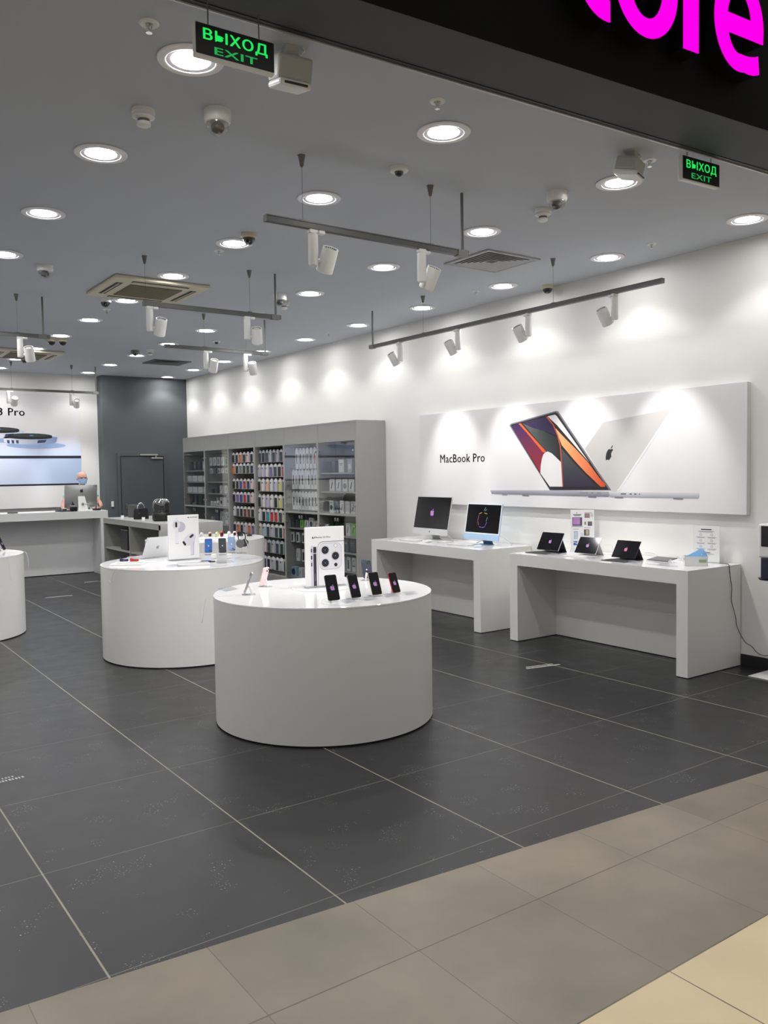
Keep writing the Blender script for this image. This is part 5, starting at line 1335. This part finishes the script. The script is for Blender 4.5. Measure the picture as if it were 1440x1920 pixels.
for y, l in ((5.30, 'clear price card before the leftmost tablet'), (4.86, 'clear price card before the silver tablet'), (4.42, 'clear price card before the third tablet'), (4.12, 'clear price card before the flat small tablet')):
    price_card(5.62, y, DZ, WZ, l, 0.13, 0.055)
t = thing('mask_basket', 'white perforated plastic basket filled with blue face masks', 'basket', (5.86, 3.99, DZ), math.radians(-48))
c = MB()
c.rbox(-0.085, 0.085, -0.065, 0.065, 0, 0.004, 0.001)
for a in ((-0.085, 0.085, -0.065, -0.061), (-0.085, 0.085, 0.061, 0.065), (-0.085, -0.081, -0.065, 0.065), (0.081, 0.085, -0.065, 0.065)):
    c.box(a[0], a[1], a[2], a[3], 0.003, 0.072 if a[2] == a[2] else 0)
c.box(-0.088, 0.088, -0.068, -0.060, 0.068, 0.074); c.box(-0.088, 0.088, 0.060, 0.068, 0.068, 0.074)
c.build('basket', M_WHITE, t)
c = MB(); c.box(0.02, 0.075, -0.0665, -0.065, 0.028, 0.052); c.build('green_label', mat('label_green', S(150, 176, 130), 0.5), t)
M_MASK = mat('mask_blue', S(120, 176, 224), 0.7)
for k in range(4):
    c = MB(); c.poly(rrect(0.15, 0.085, 0.01, 2), 0, 0.004, M=Matrix.Translation((-0.01 + 0.008 * k, -0.035 + 0.02 * k, 0.048 + 0.006 * k)) @ Matrix.Rotation(-0.35 - 0.05 * k, 4, 'Y') @ Matrix.Rotation(1.0, 4, 'X'))
    o = c.build('face_mask', M_MASK, None, (5.86, 3.99, DZ), (0, 0, math.radians(-48)))
    tag(o, 'pale blue paper face mask folded in the white basket', 'face mask', 'face masks in the basket')
c = MB(); c.lathe([(0.0001, 0), (0.035, 0.004), (0.05, 0.02), (0.045, 0.035), (0.0001, 0.045)], 14)
tag(c.build('plastic_wrap', M_CLEAR, None, (5.90, 3.93, DZ + 0.072)), 'crumpled clear plastic bag on top of the mask basket', 'plastic bag')
# information cards standing near the wall
def info_card(label, x, y, w_, h_, rz, kind):
    t = thing('information_card', label, 'information card', (x, y, DZ), rz)
    c = MB(); c.rbox(-w_ / 2 - 0.01, w_ / 2 + 0.01, -0.03, 0.05, 0, 0.005, 0.001); c.box(-w_ / 2 - 0.004, w_ / 2 + 0.004, 0.003, 0.006, 0.005, h_ + 0.005); c.build('acrylic_holder', M_CLEAR, t)
    c = MB(); c.box(-w_ / 2, w_ / 2, 0.0, 0.0022, 0.006, h_); c.build('sheet', M_WHITEP, t)
    c = MB()
    def R(cx, cz, ww, hh, m): c.poly([(cx - ww / 2, cz - hh / 2), (cx + ww / 2, cz - hh / 2), (cx + ww / 2, cz + hh / 2), (cx - ww / 2, cz + hh / 2)], 0.0, 0.0005, m, FRONT)
    if kind == 0:
        logo(c, -w_ * .24, h_ * .93, 0.010, 0.0005, 1, FRONT, True)
        R(-w_ * .22, h_ * .885, w_ * .36, 0.006, 1); R(-w_ * .22, h_ * .86, w_ * .28, 0.005, 1)
        R(w_ * .25, h_ * .93, w_ * .32, 0.004, 0); R(w_ * .20, h_ * .86, w_ * .22, 0.042, 0); R(w_ * .22, h_ * .855, w_ * .18, 0.03, 2)
        R(-w_ * .22, h_ * .72, w_ * .42, 0.080, 3); R(-w_ * .25, h_ * .73, w_ * .30, 0.064, 4); R(-w_ * .22, h_ * .60, w_ * .46, 0.006, 0)
        R(w_ * .12, h_ * .68, w_ * .07, 0.028, 0); R(w_ * .32, h_ * .67, w_ * .18, 0.04, 3); R(w_ * .32, h_ * .67, w_ * .14, 0.03, 5)
        R(w_ * .2, h_ * .57, w_ * .26, 0.004, 0); R(w_ * .18, h_ * .46, w_ * .22, 0.058, 3); R(w_ * .20, h_ * .46, w_ * .12, 0.048, 6)
        R(-w_ * .28, h_ * .54, w_ * .24, 0.004, 0); R(-w_ * .28, h_ * .40, w_ * .17, 0.072, 7); R(-w_ * .28, h_ * .40, w_ * .13, 0.062, 8)
        for k in range(6): R(-w_ * .02 + (k % 3) * .0, h_ * (.44 - .03 * k), w_ * .12, 0.0025, 0)
        for k in range(4): R(w_ * .40, h_ * (.90 - .02 * k), w_ * .12, 0.0025, 0)
        R(-w_ * .30, h_ * .20, w_ * .16, 0.035, 9); R(-w_ * .28, h_ * .25, w_ * .22, 0.004, 0)
    else:
        R(0, h_ * .90, w_ * .40, 0.008, 1); R(0, h_ * .85, w_ * .62, 0.003, 0); R(0, h_ * .83, w_ * .50, 0.003, 0)
        for r_ in range(3):
            for q in (-1, 1):
                cx, cz = q * w_ * .21, h_ * (.76 - .16 * r_)
                c.poly([ell(cx, cz, 0.0095, 0.0095, 12), ell(cx, cz, 0.0070, 0.0070, 12)], 0, 0.0005, 0, FRONT)
                R(cx, cz - h_ * .07, w_ * .34, 0.003, 0); R(cx, cz - h_ * .09, w_ * .26, 0.0025, 0)
        R(0, h_ * .27, w_ * .3, 0.005, 1); R(0, h_ * .23, w_ * .6, 0.003, 0)
    c.build('print', [M_INKG, M_INK, mat('p_pink', S(206, 160, 176), 0.5), mat('p_dark', S(86, 84, 96), 0.5), mat('p_violet', S(196, 140, 206), 0.5), mat('p_grey', S(150, 160, 158), 0.5), mat('p_sand', S(200, 186, 150), 0.5), mat('p_blue', S(150, 184, 214), 0.5), mat('p_pale', S(226, 236, 244), 0.5), mat('p_royal', S(60, 100, 190), 0.5)], t)
info_card('tall white information card with coloured pictures behind the silver tablet', 6.07, 5.335, 0.215, 0.395, math.radians(-48), 0)
info_card('white information card with small icons behind the mask basket', 6.09, 4.045, 0.215, 0.300, math.radians(-78), 1)
cable('white cable behind the leftmost tablet', [(5.86, 5.36, DZ + 0.11), (5.92, 5.30, DZ + 0.10), (6.0, 5.20, DZ + 0.03), (6.03, 5.10, DZ + 0.003), (6.04, 4.95, DZ + 0.003)], 0.003)
cable('white cable looping behind the silver tablet', [(5.88, 4.93, DZ + 0.10), (5.93, 4.88, DZ + 0.10), (5.95, 4.86, DZ + 0.04), (6.0, 4.80, DZ + 0.003), (6.06, 4.66, DZ + 0.003)], 0.003)
cable('white cable arching behind the third tablet', [(5.90, 4.50, DZ + 0.06), (6.0, 4.50, DZ + 0.05), (6.05, 4.40, DZ + 0.003), (6.08, 4.25, DZ + 0.003)], 0.003)
cable('white cable arching beside the flat small tablet', [(5.78, 4.18, DZ + 0.02), (5.74, 4.13, DZ + 0.04), (5.70, 4.08, DZ + 0.02), (5.68, 4.02, DZ + 0.003)], 0.0025)
cable('small white cable loop behind the flat small tablet', [(6.0, 4.36, DZ + 0.003), (6.02, 4.32, DZ + 0.04), (6.03, 4.27, DZ + 0.04), (6.04, 4.24, DZ + 0.003)], 0.0025)
cable('thin black cable running down the end of the near desk', [(6.10, 3.93, DZ + 0.003), (6.09, 3.86, DZ + 0.004), (6.04, 3.81, DZ + 0.004), (6.02, 3.793, DZ - 0.01), (6.03, 3.79, 0.72), (6.05, 3.79, 0.64), (6.04, 3.788, 0.55), (6.07, 3.786, 0.47), (6.10, 3.786, 0.40), (6.11, 3.785, 0.34), (6.15, 3.775, 0.26), (6.165, 3.74, 0.20), (6.17, 3.69, 0.175), (6.17, 3.64, 0.13), (6.175, 3.58, 0.12), (6.175, 3.52, 0.15), (6.18, 3.40, 0.24)], 0.0028, M_BCABLE, 'power_cable')

# --- hand sanitiser stand at the right edge ---------------------------------
t = thing('sanitizer_stand', 'white and black hand sanitizer dispenser on a floor stand at the right edge', 'hand sanitizer', (6.06, 3.44, 0))
c = MB(); c.rbox(-0.145, 0.125, -0.19, 0.128, 0, 0.006, 0.002); c.build('floor_plate', mat('plate_white', (0.8, 0.8, 0.8), 0.4), t)
c = MB(); c.rbox(-0.0, 0.03, -0.09, -0.05, 0.005, 0.92, 0.004); c.build('post', M_WHITE, t)
c = MB(); c.rbox(-0.065, 0.045, -0.13, 0.105, 0.905, 1.165, 0.018, seg=4); c.build('dispenser_body', M_WHITE, t)
c = MB(); c.rbox(-0.068, -0.055, -0.11, 0.078, 0.99, 1.15, 0.006, seg=3); c.build('window', M_BLACK, t)
c = MB(); c.rbox(-0.055, 0.02, -0.05, 0.085, 0.745, 0.905, 0.006); c.lathe([(0.0001, 0.735), (0.075, 0.738), (0.085, 0.752), (0.08, 0.752), (0.0001, 0.742)], 28, M=Matrix.Translation((-0.02, 0.03, 0))); c.build('drip_tray', mat('tray_black', (0.02, 0.022, 0.05), 0.35), t)

# --- floor stickers -----------------------------------------------------------
def sticker(x, y, L, rz, label, m=None):
    t = thing('floor_sticker', label, 'floor sticker', (x, y, 0.0006), rz, 'white floor markings')
    for j, (yy, hh) in enumerate(((0.02, 0.018), (-0.022, 0.026))):
        c = MB(); n = 20 if j else 16
        for k in range(n):
            x0 = -L / 2 + L * (k + (0 if j else 1.5)) / 20
            c.box(x0, x0 + L / 20 * random.choice((0.5, 0.62, 0.7)), yy - hh / 2, yy + hh / 2, 0, 0.0004)
        c.build('marking', m or mat('sticker_white', (0.55, 0.55, 0.54), 0.6), t)
sticker(4.955, 4.785, 0.33, -0.20, 'row of small white floor markings before the near desk')
sticker(0.81, 4.74, 0.33, 0.05, 'row of small white floor markings at the left edge')
sticker(2.894, 11.60, 0.36, 0.02, 'faint row of white floor markings in the back aisle')
sticker(3.72, 12.89, 0.26, 0.02, 'faintest row of floor markings before the service counter')

# --- speakers on the low shelf unit ---------------------------------------------
SZ = 0.9655
t = thing('round_speaker', 'tall dome-shaped black speaker with clear top on the low shelf unit', 'speaker', (4.20, 11.22, SZ), 0.4)
c = MB(); c.lathe([(0.085, 0.0), (0.118, 0.008), (0.128, 0.035), (0.126, 0.10), (0.118, 0.115)], 40)
c.build('base', M_BLACK, t)
c = MB(); c.lathe([(0.112, 0.112), (0.118, 0.20), (0.108, 0.255), (0.085, 0.285), (0.04, 0.30), (0.0001, 0.303)], 40, cap=False); c.build('dome', mat('speaker_smoke', (0.012, 0.012, 0.014), 0.06, coat=1.0), t)
for k in range(12):
    a = 2 * PI * k / 12
    c = MB(); c.tube([(0.110 * math.cos(a), 0.110 * math.sin(a), 0.255), (0.088 * math.cos(a + .12), 0.088 * math.sin(a + .12), 0.286), (0.045 * math.cos(a + .2), 0.045 * math.sin(a + .2), 0.302)], 0.0055, 6); c.build('rib', M_CHROME, t)
for a in (0.5, 2.6, 4.7):
    c = MB(); c.lathe([(0.012, -0.0), (0.015, 0.01)], 10, M=Matrix.Translation((0.09 * math.cos(a), 0.09 * math.sin(a), 0))); c.build('foot', M_BLACK, t)
t = thing('handle_speaker', 'squat black fabric speaker with a silver handle on the low shelf unit', 'speaker', (4.16, 11.93, SZ), 0.35); t.scale = (0.74, 0.74, 1.0)
c = MB()
pr = [(-0.125, 0.0), (0.125, 0.0), (0.13, 0.03), (0.115, 0.13), (0.095, 0.155), (-0.095, 0.155), (-0.115, 0.13), (-0.13, 0.03)]
c.poly(pr, -0.07, 0.07, M=FRONT); c.build('fabric_body', mat('speaker_fabric', (0.014, 0.014, 0.016), 0.9), t)
c = MB(); c.tube([(0.085 * math.cos(a), 0, 0.145 + 0.085 * math.sin(a)) for a in [PI * k / 12 for k in range(13)]], 0.011, 10); c.build('handle', M_CHROME, t)
c = MB(); c.box(-0.11, -0.085, -0.0715, -0.07, 0.085, 0.092); c.build('badge', M_CHROME, t)
c = MB(); c.rbox(-0.06, 0.06, -0.05, 0.05, 0, 0.19, 0.004)
tag(c.build('grey_product_box', M_CABDARK, None, (4.26, 12.56, SZ), (0, 0, 0.3)), 'dark grey box behind the handled speaker on the low shelf unit', 'box')
for x, y, l in ((4.0, 12.28, 'white price tag left of the handled speaker'), (4.04, 11.50, 'white price tag between the two speakers')):
    c = MB(); c.box(-0.022, 0.022, 0, 0.002, 0, 0.05, 0, Matrix.Rotation(-0.3, 4, 'X')); tag(c.build('price_tag', M_WHITE, None, (x, y, SZ), (0, 0, -0.5)), l, 'price tag')

# --- things on the service counter --------------------------------------------------
t = thing('counter_computer', 'silver desktop computer seen from behind on the service counter', 'computer', (3.865, 13.88, CT), math.radians(180 + 4))
T = Matrix.Translation((0, -0.03, 0.055)) @ Matrix.Rotation(-0.08, 4, 'X')
wv = [(-0.264, 0, 0), (0.264, 0, 0), (0.264, 0, 0.36), (-0.264, 0, 0.36)]
c = MB()
c.rbox(-0.264, 0.264, 0, 0.006, 0, 0.36, 0.002, M=T)
n = 9
grid = [(-0.264 + 0.528 * i / n, 0.006 + 0.032 * math.sin(PI * i / n) ** 0.7 * math.sin(PI * j / n) ** 0.7 if 0 < i < n and 0 < j < n else 0.006, 0.36 * j / n) for j in range(n + 1) for i in range(n + 1)]
c.add(grid, [(j * (n + 1) + i, j * (n + 1) + i + 1, (j + 1) * (n + 1) + i + 1, (j + 1) * (n + 1) + i) for j in range(n) for i in range(n)], 0, True, T)
b = c.build('back_shell', mat('imac_back', (0.5, 0.5, 0.51), 0.32, 0.7), t)
c = MB(); logo(c, 0, 0.275, 0.062, 0.0385, 0, T @ BACKF); c.build('back_logo', M_INK, b)
c = MB(); c.add([(-0.08, 0.09, 0.004), (0.08, 0.09, 0.004), (0.062, 0.030, 0.235), (-0.045, 0.030, 0.235), (-0.08, 0.083, 0.004), (0.08, 0.083, 0.004), (0.062, 0.022, 0.235), (-0.045, 0.022, 0.235)], [(0, 1, 2, 3), (7, 6, 5, 4), (0, 4, 5, 1), (1, 5, 6, 2), (2, 6, 7, 3), (3, 7, 4, 0)])
c.rbox(-0.085, 0.085, -0.09, 0.095, 0, 0.005, 0.002); c.build('stand', M_WHITE, t)
c = MB(); c.lathe([(0.022, 0), (0.022, 0.004), (0.0001, 0.004)], 20, M=Matrix.Translation((0, 0.068, 0.11)) @ Matrix.Rotation(-PI / 2 + 0.25, 4, 'X')); c.build('cable_hole', M_INKG, t)
c = MB(); c.box(-0.26, 0.26, -0.0008, 0, 0.05, 0.355, 0, T); c.build('screen', M_SCREEN, t)
cable('grey cable hanging from the back of the counter computer', [(3.87, 13.80, CT + 0.115), (3.92, 13.77, CT + 0.10), (3.99, 13.76, CT + 0.05), (4.02, 13.80, CT + 0.004)], 0.004, M_INKG)
c = MB(); c.rbox(-0.055, 0.055, -0.02, 0.03, 0.0, 0.075, 0.008); c.rbox(-0.035, 0.005, -0.02, 0.02, 0.10, 0.125, 0.004); c.tube([(-0.015, 0, 0.12), (-0.018, 0, 0.155)], 0.008, 8)
tag(c.build('barcode_scanner', M_BLACK, None, (3.70, 13.72, CT), (0, 0, 0.2)), 'black scanner on the counter under the computer screen', 'scanner')
c = MB(); c.lathe([(0.045, 0), (0.055, 0.01), (0.03, 0.05), (0.02, 0.055), (0.0001, 0.057)], 20)
tag(c.build('tape_dispenser', M_BLACK, None, (3.50, 13.86, CT), (0, 0, 0.2)), 'black lump-shaped tape dispenser by the elbow on the counter', 'tape dispenser')
c = MB(); c.rbox(-0.10, 0.10, -0.05, 0.05, 0, 0.018, 0.004); c.rbox(-0.05, 0.0, -0.03, 0.03, 0.018, 0.045, 0.004)
tag(c.build('card_terminal', M_TABBLACK, None, (3.60, 13.78, CT), (0, 0, 0.1)), 'dark card terminal lying on the counter edge', 'card terminal')
c = MB(); c.lathe([(0.075, 0), (0.08, 0.006), (0.07, 0.018), (0.0001, 0.02)], 24)
tag(c.build('black_dish', M_BLACK, None, (2.82, 13.86, CT), (0, 0, 0)), 'flat black dish at the left of the service counter', 'dish')
t = thing('desk_phone', 'black handset standing at the right end of the counter', 'telephone', (4.10, 13.86, CT), 0.3)
c = MB(); c.rbox(-0.045, 0.045, -0.05, 0.05, 0, 0.03, 0.006); c.build('cradle', M_BLACK, t)
c = MB(); c.tube([(-0.02, 0, 0.02), (0.0, 0, 0.085), (0.03, 0, 0.11), (0.045, 0, 0.06)], 0.014, 10); c.build('handset', M_GREYMET, t)
c = MB(); c.rbox(-0.02, 0.02, 0, 0.03, 0, 0.10, 0.004)
t = tag(c.build('door_switch', M_WHITE, None, (4.745, YD - 0.0305, 1.04)), 'small white switch box on the dark wall left of the door', 'switch')

# ================================================================== THE PERSON
def skin_mesh(joints, edges, root, sub=2):
    """joints: name -> (x,y,z, rx, ry)"""
    bm = bmesh.new()
    lay = bm.verts.layers.skin.verify()
    vs = {}
    for k, j in joints.items():
        v = bm.verts.new(j[:3]); v[lay].radius = (j[3], j[4]); v[lay].use_root = (k == root); vs[k] = v
    for a, b in edges:
        bm.edges.new((vs[a], vs[b]))
    me = bpy.data.meshes.new('tmp'); bm.to_mesh(me); bm.free()
    o = bpy.data.objects.new('tmp', me); COL.objects.link(o)
    m = o.modifiers.new('s', 'SKIN'); m.use_smooth_shade = True
    m2 = o.modifiers.new('d', 'SUBSURF'); m2.levels = sub; m2.render_levels = sub
    bpy.context.view_layer.update()
    dg = bpy.context.evaluated_depsgraph_get()
    r = bpy.data.meshes.new_from_object(o.evaluated_get(dg))
    bpy.data.objects.remove(o)
    return r
px, py = 4.055, 14.55
person = thing('person', 'bald person in mint green shirt and blue face mask behind the counter computer', 'person', (px, py, 0), 0)
J = dict(pelvis=(0, 0.06, 0.93, .14, .10), spine=(0, 0.05, 1.10, .13, .10), chest=(0, 0.0, 1.27, .15, .105), neck0=(0, -0.015, 1.395, .065, .065), neck1=(0, -0.05, 1.45, .052, .055),
         jaw=(0, -0.085, 1.50, .055, .075), head=(0, -0.075, 1.565, .072, .090), crown=(0, -0.06, 1.615, .062, .074), top=(0, -0.055, 1.645, .034, .04),
         sl=(-.195, 0, 1.35, .055, .055), el=(-.345, -.15, 1.12, .044, .044), fl=(-.375, -.30, 1.082, .038, .036), wl=(-.395, -.42, 1.066, .028, .023), hl=(-.40, -.48, 1.062, .036, .018),
         sr=(.175, 0, 1.345, .055, .055), er=(.275, -.13, 1.115, .044, .044), fr=(.21, -.30, 1.08, .038, .036), wr=(.12, -.42, 1.068, .028, .023), hr=(.08, -.475, 1.065, .036, .018),
         hipl=(-.09, 0.06, 0.86, .085, .085), kneel=(-.10, 0.04, 0.48, .058, .058), anklel=(-.10, 0.08, 0.09, .038, .042), footl=(-.11, -.07, 0.04, .042, .035),
         hipr=(.09, 0.06, 0.86, .085, .085), kneer=(.10, 0.04, 0.48, .058, .058), ankler=(.10, 0.08, 0.09, .038, .042), footr=(.11, -.07, 0.04, .042, .035))
Ed = [('pelvis', 'spine'), ('spine', 'chest'), ('chest', 'neck0'), ('neck0', 'neck1'), ('neck1', 'jaw'), ('jaw', 'head'), ('head', 'crown'), ('crown', 'top'),
      ('chest', 'sl'), ('sl', 'el'), ('el', 'fl'), ('fl', 'wl'), ('wl', 'hl'), ('chest', 'sr'), ('sr', 'er'), ('er', 'fr'), ('fr', 'wr'), ('wr', 'hr'),
      ('pelvis', 'hipl'), ('hipl', 'kneel'), ('kneel', 'anklel'), ('anklel', 'footl'), ('pelvis', 'hipr'), ('hipr', 'kneer'), ('kneer', 'ankler'), ('ankler', 'footr')]
for sd, hx, hy, hz, vx in (('l', -.40, -.48, 1.062, .15), ('r', .08, -.475, 1.065, -.35)):
    for f_, (ox, ln) in enumerate(((-.030, .060), (-.010, .070), (.010, .066), (.029, .052))):
        a = 'f%s%d' % (sd, f_)
        J[a + 'a'] = (hx + ox, hy - .030, hz + .004, .0095, .009)
        J[a + 'b'] = (hx + ox * 1.15 + vx * .02, hy - .030 - ln * .55, hz + .004, .0085, .008)
        J[a + 'c'] = (hx + ox * 1.2 + vx * .03, hy - .030 - ln, hz - .010, .0075, .007)
        Ed += [('h' + sd, a + 'a'), (a + 'a', a + 'b'), (a + 'b', a + 'c')]
    s_ = 1 if sd == 'l' else -1
    a = 't' + sd
    J[a + 'a'] = (hx + s_ * .034, hy + .005, hz, .011, .010); J[a + 'b'] = (hx + s_ * .052, hy - .03, hz - .004, .0095, .009)
    Ed += [('h' + sd, a + 'a'), (a + 'a', a + 'b')]
me = skin_mesh(J, Ed, 'pelvis', 2)
bm = bmesh.new(); bm.from_mesh(me)
def blob(cx, cy, cz, rx, ry, rz, M=None):
    r = bmesh.ops.create_uvsphere(bm, u_segments=14, v_segments=10, radius=1)
    for v in r['verts']:
        v.co = Vector((cx + v.co.x * rx, cy + v.co.y * ry, cz + v.co.z * rz))
    for v in r['verts']:
        for f_ in v.link_faces:
            f_.smooth = True
blob(0, -0.070, 1.585, 0.078, 0.097, 0.088)            # skull
blob(0, -0.105, 1.525, 0.060, 0.066, 0.060)            # face
blob(0, -0.170, 1.545, 0.013, 0.020, 0.024)            # nose
for s_ in (-1, 1):
    blob(s_ * 0.083, -0.070, 1.552, 0.010, 0.019, 0.030)    # ears
    blob(s_ * 0.031, -0.160, 1.585, 0.024, 0.010, 0.007)    # brows
bm.to_mesh(me); bm.free()
me.materials.clear(); me.materials.append(M_SKIN)
body = bpy.data.objects.new('body', me); COL.objects.link(body); body.parent = person
body.name = 'body'
c = MB()
for s_ in (-1, 1):
    c.lathe([(0.0001, -0.006), (0.012, -0.003), (0.012, 0.003), (0.0001, 0.006)], 12, M=Matrix.Translation((s_ * 0.030, -0.157, 1.566)) @ Matrix.Rotation(PI / 2, 4, 'X') @ Matrix.Diagonal((1, 0.45, 1, 1)))
c.build('eyes', mat('eye_dark', (0.03, 0.02, 0.018), 0.4), person)
# mask: curved sheet over nose, mouth and chin
c = MB(); n, mrows = 12, 6; vs = []
for layer in (0, 1):
    for j in range(mrows + 1):
        z = 1.556 - 0.085 * j / mrows
        for i in range(n + 1):
            a = math.radians(-78 + 156 * i / n)
            bul = 0.094 + 0.016 * math.cos(a) * (1 - 0.4 * abs(j / mrows - 0.4)) - layer * 0.003
            fx = 0.078 - 0.012 * (j / mrows)
            vs.append((math.sin(a) * (fx - layer * .002), -0.085 - math.cos(a) * bul, z + 0.006 * math.sin(a) ** 2 * (1 if j > 3 else -1)))
S_ = (n + 1) * (mrows + 1)
fs = [(j * (n + 1) + i, j * (n + 1) + i + 1, (j + 1) * (n + 1) + i + 1, (j + 1) * (n + 1) + i) for j in range(mrows) for i in range(n)]
fs += [tuple(reversed([q + S_ for q in f_])) for f_ in fs]
c.add(vs, fs, 0, True); c.build('face_mask', mat('mask_lightblue', S(150, 192, 226), 0.8), person)
c = MB()
for s_ in (-1, 1):
    c.tube([(s_ * 0.075, -0.10, 1.548), (s_ * 0.084, -0.07, 1.562), (s_ * 0.082, -0.055, 1.55), (s_ * 0.074, -0.10, 1.50)], 0.0015, 5)
c.build('mask_strap', M_WHITE, person)
shj = dict(p=(0, 0.06, 0.90, .165, .125), s=(0, 0.05, 1.10, .155, .125), c=(0, 0.0, 1.27, .172, .128), n=(0, -0.012, 1.375, .085, .085),
           sl=(-.195, 0, 1.345, .075, .075), ul=(-.285, -.09, 1.215, .068, .068), sr=(.18, 0, 1.34, .072, .072), ur=(.235, -.075, 1.22, .066, .066))
sm = skin_mesh(shj, [('p', 's'), ('s', 'c'), ('c', 'n'), ('c', 'sl'), ('sl', 'ul'), ('c', 'sr'), ('sr', 'ur')], 'p', 2)
sm.materials.clear(); sm.materials.append(mat('mint_shirt', S(160, 222, 208), 0.8))
o = bpy.data.objects.new('shirt', sm); COL.objects.link(o); o.parent = person
tr = skin_mesh(dict(p=(0, 0.06, 0.90, .15, .12), hl=(-.09, 0.06, 0.84, .10, .10), kl=(-.10, 0.04, 0.48, .075, .075), al=(-.10, 0.07, 0.10, .06, .06), hr=(.09, 0.06, 0.84, .10, .10), kr=(.10, 0.04, 0.48, .075, .075), ar=(.10, 0.07, 0.10, .06, .06)),
               [('p', 'hl'), ('hl', 'kl'), ('kl', 'al'), ('p', 'hr'), ('hr', 'kr'), ('kr', 'ar')], 'p', 1)
tr.materials.clear(); tr.materials.append(KOL['navy'])
o = bpy.data.objects.new('trousers', tr); COL.objects.link(o); o.parent = person
